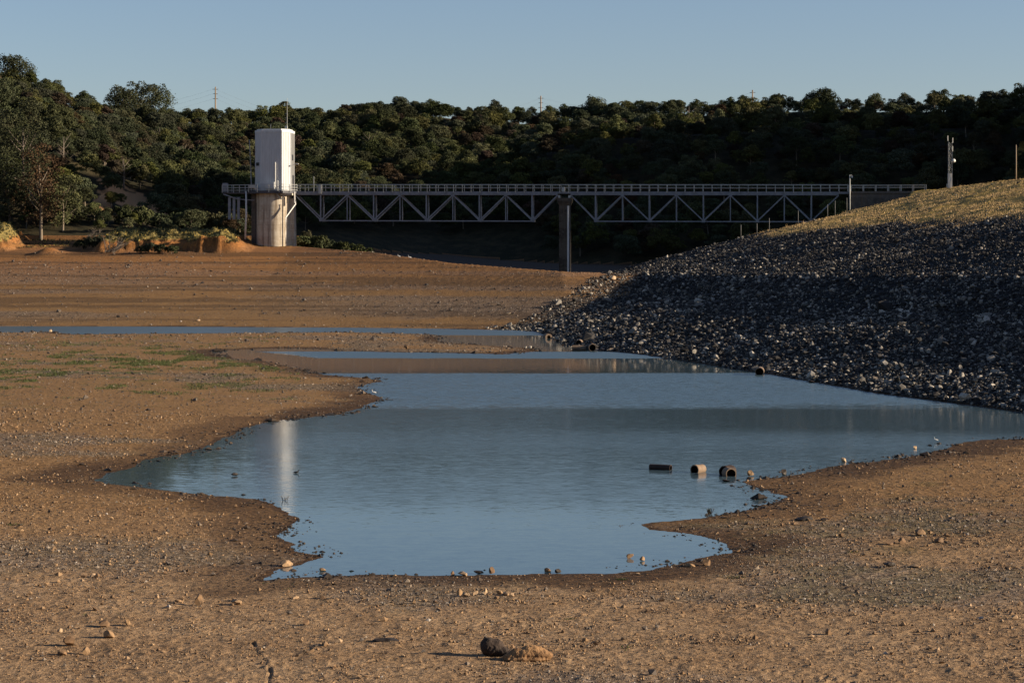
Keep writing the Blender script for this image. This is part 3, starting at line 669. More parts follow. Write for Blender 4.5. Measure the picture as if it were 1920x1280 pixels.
def post(u, v0, v1, r, mat, name, label, cat, grp=None, taper=.8, ymin=36):
    g = crest(u) if ymin == 36 else at(u, v1, ymin); h = (v1-v0)/4000*g.y
    b = MB(); b.tube([g-EZ*.5, g+EZ*h*.5, g+EZ*h], [r, r*(1+taper)/2, r*taper], 7)
    o = b.build(name, mat, None, True, org=g); return tag(o, label, cat, grp)
post(1902, 256, 322, .10, M_wood, 'wooden_pole', 'thin bare wooden pole on the crest of the grassy slope at far right', 'pole')
MK = [(1388, 422, 447, 'lowest marker post, standing on the riprap crest under the bridge'), (1418, 416, 436, 'short thin marker post second from the low end of the slope crest'),
 (1441, 408, 432, 'thin marker post third from the low end of the slope crest'), (1495, 395, 421, 'thin marker post just below the bottom chord near its right end'),
 (1550, 383, 407, 'thin post under the last diagonal of the bridge'), (1564, 374, 403, 'white marker post beneath the right end of the top chord'), (1586, 369, 398, 'white marker post nearest to the abutment wall')]
M_post = paint('post_steel', (.16,.155,.15), .6, .3, 2.0, False)
for u_, v0_, v1_, lb in MK: post(u_, v0_, v1_, .045, M_post, 'marker_post', lb, 'post', 'marker posts along the end of the embankment', .9)
#TREES

# ------------------------------------------------------------------ leafy things
def leaf_material(name, cols, trans=.12):
    t = NT(name, .75, .12); oi = t.n('ShaderNodeObjectInfo')
    c = t.ramp(t.attr('tone'), [(i/(len(cols)-1), c_) for i, c_ in enumerate(cols)])
    hv = t.n('ShaderNodeHueSaturation'); t.l(c, hv.inputs['Color'])
    r = oi.outputs['Random']
    t.l(t.math('ADD', .475, t.math('MULTIPLY', r, .05)), hv.inputs['Hue'])
    t.l(t.math('ADD', .65, t.math('MULTIPLY', t.math('FRACT', t.math('MULTIPLY', r, 7.31)), .8)), hv.inputs['Value'])
    t.l(t.math('ADD', .75, t.math('MULTIPLY', t.math('FRACT', t.math('MULTIPLY', r, 3.77)), .35)), hv.inputs['Saturation'])
    t.color(hv.outputs[0]); return t.m
LM = dict(
 dark=leaf_material('evergreen_leaves', [(.006,.009,.003),(.022,.028,.009),(.062,.068,.022)]),
 olive=leaf_material('olive_leaves', [(.010,.012,.004),(.042,.044,.013),(.105,.100,.033)]),
 grey=leaf_material('grey_green_leaves', [(.011,.014,.007),(.032,.038,.018),(.072,.076,.040)]),
 brown=leaf_material('rusty_leaves', [(.012,.009,.005),(.032,.021,.011),(.068,.043,.021)]))
t = NT('bark', .9, .1); t.color(t.mix(t.noise(t.objpos((1,1,.3)), 3, 4, .6), (.10,.075,.05), (.22,.18,.14))); M_bark = t.m
def crown_mesh(name, lobes, nleaf, size, mat, rng, gap=.0):
    """lobes: (x,y,z,rx,ry,rz). leaf clusters on and just inside each lobe"""
    V = []; Fc = []; T = []
    L = np.array(lobes); w = L[:,3]*L[:,5]; cnt = (w/w.sum()*nleaf).astype(int)
    Ps = []; Ns = []; Ts = []
    for (x, y, z, rx, ry, rz), n in zip(lobes, cnt):
        d = rng.normal(size=(n, 3)); d /= np.linalg.norm(d, axis=1)[:,None]; d[:,2] = np.where(d[:,2] < -.35, -d[:,2]*.6, d[:,2])
        # clustered: pull the leaves towards twig centres so that gaps open between them
        k = max(6, n//13); cen = rng.normal(size=(k, 3)); cen /= np.linalg.norm(cen, axis=1)[:,None]; cen[:,2] = np.where(cen[:,2] < -.3, -cen[:,2], cen[:,2])
        j = rng.integers(0, k, n); d = cen[j]+rng.normal(size=(n, 3))*.27; 
        rr = (.74+.44*rng.random(k))[j]*(.85+.22*rng.random(n))
        nn = d/np.linalg.norm(d, axis=1)[:,None]
        Ps.append(np.stack([x+nn[:,0]*rx*rr, y+nn[:,1]*ry*rr, z+nn[:,2]*rz*rr], -1)); Ns.append(nn)
        Ts.append(np.clip(.18+.45*rng.random(k)[j]+.28*rng.random(n)+.12*nn[:,2], 0, 1))
    P = np.concatenate(Ps); N = np.concatenate(Ns); T = np.concatenate(Ts); n = len(P)
    nr = N*.75+rng.normal(size=(n, 3))*.62; nr /= np.linalg.norm(nr, axis=1)[:,None]
    a = np.cross(nr, rng.normal(size=(n, 3))); a /= np.linalg.norm(a, axis=1)[:,None]; b_ = np.cross(nr, a)
    sz = size*(.55+.9*rng.random(n))[:,None]; as_ = (.55+.5*rng.random(n))[:,None]
    A = a*sz; B = b_*sz*as_
    V = np.stack([P-A, P+B*.9, P+A, P-B*.9], 1).reshape(-1, 3)
    Fc = np.arange(4*n).reshape(n, 4)
    return np_mesh(name, V, Fc, mat, False, tone=np.repeat(T, 4))
def lobes_round(rng, W, H, base, n):
    out = [(0, 0, base+H*.5, W*.30, W*.30, H*.34)]
    for i in range(n):
        a = rng.random()*2*PI; h = rng.random(); r = W*.5*(.45+.5*rng.random())*math.sqrt(max(.05, 1-(h*.95)**2))
        s_ = W*(.075+.085*rng.random())
        out.append((math.cos(a)*r, math.sin(a)*r, base+H*(.22+.62*h), s_*1.15, s_*1.15, s_*.85))
    return out
def trunk_mesh(name, H, r, rng, br_h, spread, mat=None, nb=6):
    b = MB(); lean = rng.normal(size=2)*.25
    top = Vector((lean[0], lean[1], H*.8)); mid = Vector((lean[0]*.3+.1, lean[1]*.3, H*.4))
    b.tube([Vector((0,0,-.6)), Vector((0,0,.15)), mid, top], [r*1.5, r*1.1, r*.75, r*.25], 7)
    for i in range(nb):
        a = i*2*PI/nb+rng.random(); f = br_h+(.8-br_h)*rng.random(); p = Vector((0,0,0)).lerp(top, f)
        q = p+Vector((math.cos(a)*spread*(.6+.5*rng.random()), math.sin(a)*spread*.8, H*(.10+.16*rng.random())))
        m2 = (p+q)/2+Vector((0,0,-.15*spread*.4)); b.tube([p, m2, q], [r*.4, r*.26, r*.08], 5)
    me = bpy.data.meshes.new(name); me.from_pydata([tuple(v) for v in b.v], [], b.f); me.update()
    me.polygons.foreach_set('use_smooth', [True]*len(me.polygons)); me.materials.append(mat or M_bark); return me
rg1 = np.random.default_rng(5)
KINDS = []   # (kind, crown mesh, trunk mesh, height)
for i, (ml, W, H, base, nl) in enumerate([('dark', 8.6, 6.6, 1.6, 9), ('dark', 7.2, 7.6, 1.5, 8), ('dark', 10.0, 6.8, 1.8, 11), ('olive', 8.2, 6.4, 1.4, 9), ('olive', 6.8, 7.2, 1.4, 8),
                                       ('grey', 7.4, 6.4, 1.5, 8), ('grey', 8.8, 5.6, 1.2, 9), ('brown', 6.4, 5.8, 1.2, 7)]):
    cm = crown_mesh('crown', lobes_round(rg1, W, H, base, nl+15), 6500, .135, LM[ml], rg1)
    tm = trunk_mesh('trunk', H+base, .22, rg1, .35, W*.28)
    KINDS.append((ml, cm, tm, H+base))
SHR = []
for i, (ml, W, H) in enumerate([('dark', 3.6, 2.2), ('olive', 3.2, 2.0), ('grey', 4.2, 2.1), ('dark', 5.0, 3.0)]):
    cm = crown_mesh('foliage', lobes_round(rg1, W, H, .05, 9), 2000, .11, LM[ml], rg1)
    SHR.append((ml, cm, trunk_mesh('stem', H, .06, rg1, .1, W*.3, nb=5), H))
def plant(kind, name, loc, rz, sc, label, cat, group, pn=('crown', 'trunk')):
    ml, cm, tm, H = kind
    e = empty(name, loc, label, cat, group, rz); e.scale = sc
    link_mesh(pn[0], cm, e); link_mesh(pn[1], tm, e); return e
# candidate places over the wooded slopes
EU = np.array([(u, v) for u, v in [(1100,513),(1155,508),(1235,486),(1340,459),(1480,425),(1591,394),(1733,354),(1823,340),(1920,323)]])
pts = []
y = 376.0
while y < 646:
    step = 4.7; x = -.262*y
    while x < .262*y:
        pts.append((x+rg1.normal()*1.5, y+rg1.normal()*1.5)); x += step*(.85+.3*rg1.random())
    y += 4.9
pts = np.array(pts); hz_ = height(pts[:,0], pts[:,1], detail=False); isn = hill_z(pts[:,0], pts[:,1])
ZW = {'dark': 'dark green', 'olive': 'olive green', 'grey': 'grey green', 'brown': 'rusty brown'}
cand = []
for (x, y), h, hh in zip(pts, hz_, isn):
    u = CX+F*x/y; v = HV-(h-EYE)/y*F
    if hh < -10 or h-hh > .5: continue
    yr = np.interp(u, _ug, _HYR)
    if y > yr+9: continue
    u0, v0 = u, v; u += 14*float(rg1.normal()); v += 7*float(rg1.normal())
    # bare orange clearings on the left spur, and the open ground at its foot
    if y < 425 and ((178 < u < 205 and 352 < v < 392) or (205 < u < 300 and 345+(u-205)*.30 < v < 368+(u-205)*.50)): continue
    u, v = u0, v0
    if 500 < u < 1010 and v > 440: continue
    vt = v-5.5*4000/y
    if u > 1100 and vt > np.interp(u, EU[:,0], EU[:,1])+2: continue
    cand.append((x, y, h, u, v))
print('candidate trees', len(cand))
cand.sort(key=lambda c: c[1])
# near trees, trees of the skyline and every fourth between them are looked at first
def zone(u, v, y):
    yr = np.interp(u, _ug, _HYR)
    row = 'on the ridge' if y > yr-14 else ('high on the wooded hill' if y > yr-80 else ('midway up the slope' if y > 440 else 'at the slope foot'))
    side = ('at the far left edge' if u < 130 else 'left of the white tower' if u < 430 else 'behind the white tower' if u < 600 else 'above the left bridge span' if u < 860
            else 'above the bridge pier' if u < 1180 else 'above the right bridge span' if u < 1520 else 'above the bridge abutment' if u < 1740 else 'behind the radio mast')
    return row+' '+side
nwood = []; nt = 0
for i, (x, y, h, u, v) in enumerate(cand):
    yr = np.interp(u, _ug, _HYR); nz = float(fbm(x, y, 45, 2, 99)); q = rg1.random()+nz*.5
    k = int(rg1.integers(0, 3)) if q < .42 else (3+int(rg1.integers(0, 2)) if q < .72 else (5+int(rg1.integers(0, 2)) if q < .93 else 7))
    if u > 1000 and k >= 5: k = int(rg1.integers(0, 5))
    s0 = (.50+.42*rg1.random()**1.4); s0 *= .9 if y < 400 else 1.0
    if y > yr-8: s0 = .48+.20*rg1.random()
    if y < 400 and 160 < u < 320: s0 = .30+.12*rg1.random()
    sc = (s0*(.9+.25*rg1.random()), s0*(.9+.25*rg1.random()), s0*(.85+.35*rg1.random())); rz = rg1.random()*6.28
    if nt < 285 and (y < 398 or y > yr-4 or (i % 9) == 0 and y < 520):
        ml = KINDS[k][0]; nt += 1
        plant(KINDS[k], {'dark': 'evergreen_oak', 'olive': 'oak_tree', 'grey': 'bay_tree', 'brown': 'dry_tree'}[ml], (x, y, h-.25), rz, sc, ZW[ml]+' tree '+zone(u, v, y), 'tree', 'trees '+zone(u, v, y), ('crown', 'trunk'))
    else: nwood.append((x, y, h-.25, rz, sc, k))
print('single trees', nt, 'woodland', len(nwood))
# the rest of the wood as one object: points that carry the same crowns
W_ = np.array([(x, y, z) for (x, y, z, rz, sc, k) in nwood]); me = bpy.data.meshes.new('woodland'); me.vertices.add(len(W_)); me.vertices.foreach_set('co', W_.astype(np.float32).ravel())
a = me.attributes.new('kind', 'INT', 'POINT'); a.data.foreach_set('value', np.array([w[5] for w in nwood], np.int32))
a = me.attributes.new('turn', 'FLOAT_VECTOR', 'POINT'); a.data.foreach_set('vector', np.array([(0, 0, w[3]) for w in nwood], np.float32).ravel())
a = me.attributes.new('size', 'FLOAT_VECTOR', 'POINT'); a.data.foreach_set('vector', np.array([w[4] for w in nwood], np.float32).ravel())
wood = link_mesh('woodland', me); tag(wood, 'dense dark evergreen woodland covering the hills behind the bridge', 'woodland', None, 'stuff')
gn = bpy.data.node_groups.new('woodland', 'GeometryNodeTree'); gn.interface.new_socket('Geometry', in_out='INPUT', socket_type='NodeSocketGeometry'); gn.interface.new_socket('Geometry', in_out='OUTPUT', socket_type='NodeSocketGeometry')
gi = gn.nodes.new('NodeGroupInput'); go = gn.nodes.new('NodeGroupOutput'); ip = gn.nodes.new('GeometryNodeInstanceOnPoints'); jn = gn.nodes.new('GeometryNodeJoinGeometry')
for k_ in KINDS:
    src = next(o for o in scene.objects if o.type == 'MESH' and o.data == k_[1]); oi_ = gn.nodes.new('GeometryNodeObjectInfo'); oi_.inputs['Object'].default_value = src; oi_.inputs['As Instance'].default_value = True
    gn.links.new(oi_.outputs['Geometry'], jn.inputs[0])
def nattr(nm, ty):
    q = gn.nodes.new('GeometryNodeInputNamedAttribute'); q.data_type = ty; q.inputs['Name'].default_value = nm; return next(o_ for o_ in q.outputs if o_.enabled and o_.name == 'Attribute')
gn.links.new(gi.outputs[0], ip.inputs['Points']); gn.links.new(jn.outputs[0], ip.inputs['Instance']); ip.inputs['Pick Instance'].default_value = True
gn.links.new(nattr('kind', 'INT'), ip.inputs['Instance Index']); gn.links.new(nattr('turn', 'FLOAT_VECTOR'), ip.inputs['Rotation']); gn.links.new(nattr('size', 'FLOAT_VECTOR'), ip.inputs['Scale'])
gn.links.new(ip.outputs[0], go.inputs[0]); md = wood.modifiers.new('woodland', 'NODES'); md.node_group = gn

# shrubs at the foot of the slope and behind the crest
SPOT = [(150,418),(172,424),(195,418),(228,414),(250,410),(276,404),(300,408),(322,412),(345,405),(368,408),(392,410),(415,414),(436,418),(452,424),(338,392),(372,388),(405,392),(430,398),(352,372),(385,378),(412,384),(262,392),(235,386),(155,395),(118,430),(100,426),
        (570,452),(590,455),(612,458),(634,459),(655,461),(680,464),(575,440),(600,444),(628,450),(560,458),(645,455),(455,432),(440,434)]
for i, (u, v) in enumerate(SPOT):
    ymin = 374 if u < 540 else 366
    Yc = ymin+rg1.random()*12 if u > 540 else ymin+4+rg1.random()*10
    x = (u-CX)/F*Yc; z = hz1(x, Yc)
    kd = SHR[(0,1,3,0)[int(rg1.integers(0, 4))]]; sw = .7+.5*rg1.random()
    # a shrub reaches up to the photo row v
    want = max(1.4, EYE+(HV-v)/F*Yc-z+1.2); sh = min(want, 4.2)/kd[3]
    side = 'left of the tower beyond the eroded bank' if u < 540 else 'in the shade to the right of the tower foot'
    plant(kd, 'shrub', (x, Yc, z-.1), rg1.random()*6, (sw*1.15, sw, sh), ZW[kd[0]]+' shrub '+side, 'shrub', 'shrubs '+side, ('foliage', 'stem'))
for u, v, hh in ((266,446,1.7),(284,449,2.1),(303,452,2.0),(322,452,1.7),(180,440,2.2),(166,438,2.4),(150,436,2.0)):
    Yc = 350.8 if u > 200 else 357.5; x = (u-CX)/F*Yc; kd = SHR[int(rg1.integers(0, 3))]
    plant(kd, 'shrub', (x, Yc, hz1(x, Yc)-.2), rg1.random()*6, (.75, .6, hh/kd[3]), ZW[kd[0]]+(' shrub growing in the hollow of the eroded bluff' if u > 200 else ' shrub in the shade left of the eroded bluff'), 'shrub', 'shrubs along the eroded bluff', ('foliage', 'stem'))
# a few trees that stand out
def tall_tree(u, vb, vt, Yd, wid, ml, label, name, nlobe, trunk_mat, leaf=.24, n=3600, bare=.25, seed=1):
    rg = np.random.default_rng(seed); x = (u-CX)/F*Yd; z = hz1(x, Yd); H = EYE+(HV-vt)/F*Yd-z
    lo = []
    for i in range(nlobe):
        f = bare+(1-bare)*(i+.5)/nlobe; w = wid*(.5+.75*math.sin(PI*min(1, (f-bare)/(1-bare)*.85+.12)))*.5
        for j in range(3):
            a = rg.random()*6.28; r = w*.5*rg.random()+w*.25; q = w*(.38+.2*rg.random()); lo.append((math.cos(a)*r, math.sin(a)*r, H*f, q, q, q*.9))
    e = empty(name, (x, Yd, z-.1), label, 'tree')
    link_mesh('crown', crown_mesh('crown', lo, n, leaf, LM[ml], rg), e)
    link_mesh('trunk', trunk_mesh('trunk', H*.97, H*.014+.06, rg, .25, wid*.36, trunk_mat, 12), e); return e
t = NT('pale_bark', .85, .15); t.color(t.mix(t.noise(t.objpos((1,1,.2)), 2, 4, .6), (.17,.14,.11), (.08,.06,.05))); M_pale = t.m
tall_tree(77, 445, 268, 372, 7.5, 'brown', 'tall slender reddish brown tree with a bare thin trunk at the left bank edge', 'dry_tree', 9, M_bark, .14, 4800, .16, 3)
tall_tree(42, 380, 196, 384, 10.5, 'olive', 'large spreading green tree with drooping grey moss behind the reddish tree', 'mossy_oak', 6, M_pale, .15, 8000, .42, 4)
tall_tree(18, 430, 300, 376, 8, 'dark', 'dark bushy tree above the orange cut bank at the far left edge', 'evergreen_oak', 6, M_bark, .15, 7000, .15, 6)
tall_tree(118, 440, 330, 375, 7, 'olive', 'olive leafy tree right beside the reddish brown tree', 'oak_tree', 5, M_bark, .14, 6000, .10, 8)
for u, vt, wd, lb, sd_ in ((228,166,8.5,'left one of the three tall dark trees on the skyline left of the tower',21),(258,158,9.5,'middle one of the three tall dark trees on the skyline left of the tower',22),(290,163,9.5,'right one of the three tall dark trees on the skyline left of the tower',23),
                           (1110,186,8,'broad dark tree rising above the ridge line right of the pier',24),(20,112,11,'broad dark tree crowning the hilltop at the far left edge',25),(1540,173,8,'tall dark tree on the ridge above the abutment',27)):
    yr = float(np.interp(u, _ug, _HYR)); tall_tree(u, 0, vt, yr-2, wd, 'dark', lb, 'pine_tree' if u < 300 else 'evergreen_oak', 7, M_bark, .17, 6500, .12, sd_)
# grey fallen branches by the bluff
def branches(name, u, v, Yd, L, n, label, seed, tilt):
    rg = np.random.default_rng(seed); x = (u-CX)/F*Yd; c = Vector((x, Yd, hz1(x, Yd)+.1)); b = MB()
    for i in range(n):
        a = rg.normal()*.5+tilt; d = Vector((math.cos(a), rg.normal()*.35, abs(math.sin(a))*.8+.1*rg.random())); l = L*(.5+.6*rg.random())
        s_ = c+Vector((rg.normal()*L*.18, rg.normal()*.5, rg.random()*.4)); m = s_+d*l*.5+Vector((0, 0, .15*rg.normal())); e_ = s_+d*l
        b.tube([s_, m, e_], [.09, .06, .02], 5)
        for k in range(3):
            f = .4+.5*rg.random(); p = s_+(e_-s_)*f; b.tube([p, p+Vector((rg.normal()*.5, rg.normal()*.4, .2+rg.random()*.5))], [.035, .012], 4)
    o = b.build(name, M_pale, None, False, org=c); tag(o, label, 'branches')
branches('dead_branches', 206, 444, 352.0, 3.4, 16, 'tangle of bare grey branches leaning on the left end of the eroded bluff', 31, .8)
branches('dead_branches', 160, 430, 362, 5.5, 12, 'fallen dark branches spread under the trees left of the bluff', 32, .35)

for u, v, hh, lb in ((345,300,5.5,'bare grey tree amid the dark woods right of the clearing'),(118,300,6,'bare grey tree on the wooded slope above the reddish tree'),(232,330,4.5,'small bare grey tree just above the orange clearing'),(690,275,5.5,'pale bare tree in the lit woods above the left span'),
                     (770,262,5,'pale bare tree in the lit woods left of the dark hill shoulder'),(300,262,5,'bare grey tree high on the slope left of the tower'),(905,235,5,'bare tree under the ridge above the left bridge span'),(1290,225,5,'bare pale tree below the ridge above the right bridge span')):
    g = at(u, v+30, 374); e = empty('bare_tree', (g.x, g.y, g.z+1.2), lb, 'tree'); link_mesh('trunk', trunk_mesh('trunk', hh+2, .16, rg1, .2, 2.2, M_pale, 14), e)
# ------------------------------------------------------------------ power poles and their lines
poles = []
for u, vt, lb in ((404,163,'tall grey power pole on the ridge left of the white tower'), (1014,180,'reddish power pole on the ridge above the left end of the right span'), (1411,169,'power pole just showing over the trees above the right span')):
    Yd = float(np.interp(u, _ug, _HYR))+10; x = (u-CX)/F*Yd; z = hz1(x, Yd); zt = EYE+(HV-vt)/F*Yd
    e = empty('power_pole', (x, Yd, z), lb, 'power pole', 'power poles along the ridge'); b = MB()
    b.tube([Vector((x, Yd, z-1)), Vector((x, Yd, zt))], [.26, .17], 8); b.build('pole', M_wood, e, True)
    for dz, w in ((.7, 1.6), (2.0, 1.3), (3.4, 1.5)):
        b = MB(); b.bar(Vector((x-w/2, Yd, zt-dz)), Vector((x+w/2, Yd, zt-dz)), .13, .13); b.build('crossarm', M_wood, e)
    poles.append((x, Yd, zt))
M_wire = NT('wire', .6, .3).color((.16,.16,.17)).m
def wire(a, c, sag, label):
    b = MB(); a = Vector(a); c = Vector(c); b.tube([a.lerp(c, i/24)-EZ*(sag*4*(i/24)*(1-i/24)) for i in range(25)], .011, 4, False)
    tag(b.build('power_line', M_wire, None, True, org=a), label, 'power line', 'power lines over the ridge')
for dz, nm in ((.7, 'top'), (2.0, 'middle'), (3.4, 'lowest')):
    A_, B_, C_ = [Vector((p[0], p[1], p[2]-dz)) for p in poles]
    wire(A_-Vector((.6,0,0)), A_+Vector((-75, 20, -9)), 3, nm+' wire running left from the pole left of the tower')
    wire(A_, B_, 10, nm+' wire strung between the pole by the tower and the reddish pole')
    wire(B_, C_, 4, nm+' wire strung between the reddish pole and the pole above the right span')
post(290, 188, 206, .28, M_whitepipe, 'pale_post', 'short pale post among the trees on the ridge left of the tower', 'post', None, 1, 500)
#ROCKS

# ------------------------------------------------------------------ stones
def ico(sub=0):
    b = bmesh.new(); bmesh.ops.create_icosphere(b, subdivisions=sub+1, radius=1); V = np.array([v.co[:] for v in b.verts]); Fc = np.array([[v.index for v in f.verts] for f in b.faces]); b.free(); return V, Fc
import bmesh
ICO = ico(0); ICO2 = ico(1)
OCT = (np.array([(1,0,0),(-1,0,0),(0,1,0),(0,-1,0),(0,0,1),(0,0,-1)], float), np.array([(0,2,4),(2,1,4),(1,3,4),(3,0,4),(2,0,5),(1,2,5),(3,1,5),(0,3,5)]))
def rock_variants(tmpl, n, rng, jit=.28, cut=True):
    out = []
    for i in range(n):
        V = tmpl[0].copy(); V *= (1+jit*rng.normal(size=(len(V), 1)))
        if cut:            # planes cut off: angular quarried stone
            for k in range(9):
                nn = rng.normal(size=3); nn /= np.linalg.norm(nn); dd = .38+.34*rng.random(); q = V@nn; V = V-np.maximum(q-dd, 0)[:,None]*nn
        out.append(V)
    return out
def scatter(name, P, S, tmpl, variants, mat, tone, rng, flat=.75, label=None, kind='stuff', tilt=.5):
    n = len(P); nv = len(tmpl[0]); VV = np.array(variants)[rng.integers(0, len(variants), n)]
    sc = np.stack([.75+.5*rng.random(n), .75+.5*rng.random(n), flat*(.7+.5*rng.random(n))], -1)*S[:,None]; VV = VV*sc[:,None,:]
    a = rng.random(n)*2*PI; t_ = rng.normal(size=n)*tilt; ca, sa, ct, st = np.cos(a), np.sin(a), np.cos(t_), np.sin(t_)
    x, y, z = VV[:,:,0], VV[:,:,1], VV[:,:,2]
    y, z = y*ct[:,None]-z*st[:,None], y*st[:,None]+z*ct[:,None]
    x, y = x*ca[:,None]-y*sa[:,None], x*sa[:,None]+y*ca[:,None]
    V = np.stack([x, y, z], -1)+P[:,None,:]
    Fc = (tmpl[1][None]+(np.arange(n)*nv)[:,None,None]).reshape(-1, 3)
    me = np_mesh(name, V.reshape(-1, 3), Fc, mat, False, tone=np.repeat(tone, nv)); o = link_mesh(name, me)
    return tag(o, label, name.replace('_', ' '), None, kind)
def stone_mat(name, stops, rough=.85, bumpy=.5, nsc=9):
    t = NT(name, rough, .2); c = t.ramp(t.attr('tone'), stops); n = t.noise(t.pos(), nsc, 4, .65)
    t.color(t.mix(t.math('MULTIPLY', t.ramp(n, [(.4, 0), (.65, 1)]), .45), c, (.07,.055,.045)));
    if bumpy: t.bump(n, bumpy, .04)
    return t.m
M_rip = stone_mat('riprap_stone', [(0, (.012,.012,.013)), (.52, (.022,.022,.023)), (.64, (.090,.083,.074)), (.84, (.19,.17,.145)), (.95, (.30,.265,.22)), (1, (.42,.37,.31))], bumpy=0)  # random stone tones; the pale share also stands in for sunlit tips
M_clod = stone_mat('mud_clod', [(0, (.055,.034,.022)), (.35, (.17,.098,.050)), (.75, (.30,.185,.095)), (1, (.45,.31,.19))], bumpy=0)
M_pebble = stone_mat('gravel_stone', [(0, (.030,.028,.028)), (.5, (.105,.082,.066)), (.85, (.24,.185,.135)), (1, (.45,.40,.35))], bumpy=0)
M_debris = stone_mat('wet_debris', [(0, (.014,.010,.007)), (.7, (.05,.032,.018)), (1, (.14,.10,.07))], .6, 0)
rg2 = np.random.default_rng(77)
# riprap on the dam face
def log_points(n, a0, a1, y0, y1, rng):
    a = a0+(a1-a0)*rng.random(n); y = np.exp(math.log(y0)+(math.log(y1)-math.log(y0))*rng.random(n)); return a*y, y
X, Y = log_points(330000, -.02, .275, 88, 338, rg2); X2, Y2 = log_points(80000, .275, .40, 70, 300, rg2); X = np.concatenate([X, X2]); Y = np.concatenate([Y, Y2])
Z, sdn, dam, hill, fd, over, blf = height(X, Y, None, False, True)
edge = fd-(46+fbm(X, Y, 8, 3, 77)*-3.5-np.where(X < 50, (50-X)*.12, 0))
keep = dam & (over < 1.5) & (fd > -2.0) & ((edge < 0) | (rg2.random(len(X)) < .035)) & (Z > -.3)
uu = CX+F*X/Y; vv = HV-(Z-EYE)/Y*F
keep |= (~dam) & (fd > -16) & (Y > 240) & (uu > 975+(612-vv)*1.55+30*fbm(X, Y, 5, 2, 201)) & (vv < 614) & (rg2.random(len(X)) < .8) & (sdn > -.3) & (Y < 310)
keep |= (~dam) & (np.abs(fd+2) < 2.5) & (Y > 180) & (Y < 262) & (rg2.random(len(X)) < .5) & (sdn > -.5)
X, Y, Z, fd = X[keep], Y[keep], Z[keep], fd[keep]; n = len(X)
lod = np.clip(Y/170, .75, 2)**.55
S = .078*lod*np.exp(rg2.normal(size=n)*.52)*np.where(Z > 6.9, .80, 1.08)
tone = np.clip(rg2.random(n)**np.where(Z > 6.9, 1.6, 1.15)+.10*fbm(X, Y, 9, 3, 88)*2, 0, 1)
RV = rock_variants(ICO, 24, rg2); RV2 = rock_variants(ICO2, 14, rg2, .10)
P = np.stack([X, Y, Z+S*(.15+.45*rg2.random(n))], -1)
print('riprap', n)
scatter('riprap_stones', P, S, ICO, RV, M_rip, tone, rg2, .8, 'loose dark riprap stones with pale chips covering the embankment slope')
# single boulders: the largest that can be seen
rock_me = {}
def rock_mesh(i, mat, tn):
    k = (i, mat.name, tn)
    if k not in rock_me:
        rock_me[k] = np_mesh('boulder', RV2[i], ICO2[1], mat, False, tone=np.full(len(RV2[i]), tn))
    return rock_me[k]
def rock(name, loc, size, label, cat, grp, mat, tn, i=None, sc=(1,1,1), rz=None):
    i = int(rg2.integers(0, len(RV2))) if i is None else i
    o = link_mesh(name, rock_mesh(i, mat, round(tn, 1))); o.location = loc; o.scale = (size*sc[0], size*sc[1], size*sc[2])
    o.rotation_euler = (0 if rz is not None else rg2.normal()*.4, 0, rg2.random()*6.28 if rz is None else rz)
    return tag(o, label, cat, grp)
X, Y = log_points(1500, .0, .262, 108, 255, rg2); Z, sdn, dam, hill, fd, over, blf = height(X, Y, None, False, True)
ok = dam & (over <= 0) & (fd > -.8) & (Z < 3.2+rg2.random(1500)*1.0) & (Z > -.1)
TW = ['dark', 'grey', 'pale']; nb_ = 0
for x, y, z in zip(X[ok], Y[ok], Z[ok]):
    if nb_ >= 215: break
    u = CX+F*x/y; r_ = rg2.random(); tn = 1. if r_ < .3 else (.9 if r_ < .75 else .6); w = 'pale' if tn > .95 else ('grey' if tn > .7 else 'dark')
    pl = ('beside the open pipe' if abs(u-1425) < 40 and y > 140 else 'by the water edge' if z < .7 else 'low on the slope' if z < 2 else 'under the shaded band')
    sd = 'towards the bridge' if u < 1300 else ('mid embankment' if u < 1600 else 'towards the right edge')
    rock('boulder', (x, y, z+.08), .11+.12*rg2.random()**2.5, f'{w} boulder {pl} {sd}', 'boulder', f'boulders {pl} {sd}', M_rip, tn, sc=(1, .9, .75)); nb_ += 1
BIG = [(1626, 650, 15, 17, .9, 'large pale squarish boulder on the lower riprap right of its middle'), (1858, 672, 26, 15, .9, 'largest tan slab-like boulder low on the riprap near the right edge'),
       (1822, 637, 15, 9, .9, 'flat pale boulder just above the large tan slab near the right edge'), (1892, 668, 13, 8, .9, 'pale boulder right of the large tan slab'),
       (1646, 633, 11, 10, .9, 'small orange tinted boulder above and right of the large squarish boulder'), (1708, 676, 9, 13, .9, 'upright tan boulder between the squarish boulder and the slab'),
       (1800, 690, 10, 14, .9, 'upright tan boulder below and left of the large slab'), (1804, 705, 12, 14, .9, 'pinkish boulder directly under the upright tan boulder'), (1685, 687, 12, 10, .9, 'light tan boulder below the squarish boulder'),
       (1641, 709, 18, 9, .7, 'dark flat boulder low on the riprap above the water'), (1702, 731, 14, 8, .9, 'pale boulder at the waterline under a dark gap'), (1010, 606, 9, 9, .9, 'single rounded orange boulder at the left tip of the riprap'),
       (1528, 584, 8, 6, .9, 'small bright boulder alone at the upper edge of the lit riprap'), (1202, 644, 12, 7, .9, 'tan flat boulder above the two open pipes'), (1470, 610, 9, 8, .9, 'pinkish boulder at the left of the shaded band edge'),
       (1147, 655, 10, 8, .7, 'reddish boulder right beside the open pipe at the waterline')]
for u, v, w, h, tn, lb in BIG:
    g = at(u, v+h*.4, 60); pm = F/g.y; rock('boulder', (g.x, g.y, g.z+h/pm*.25), w/pm*.62, lb, 'boulder', None, M_rip if tn > .8 else M_pebble, tn, sc=(1, .8, h/w*1.1), rz=rg2.random()*.6)

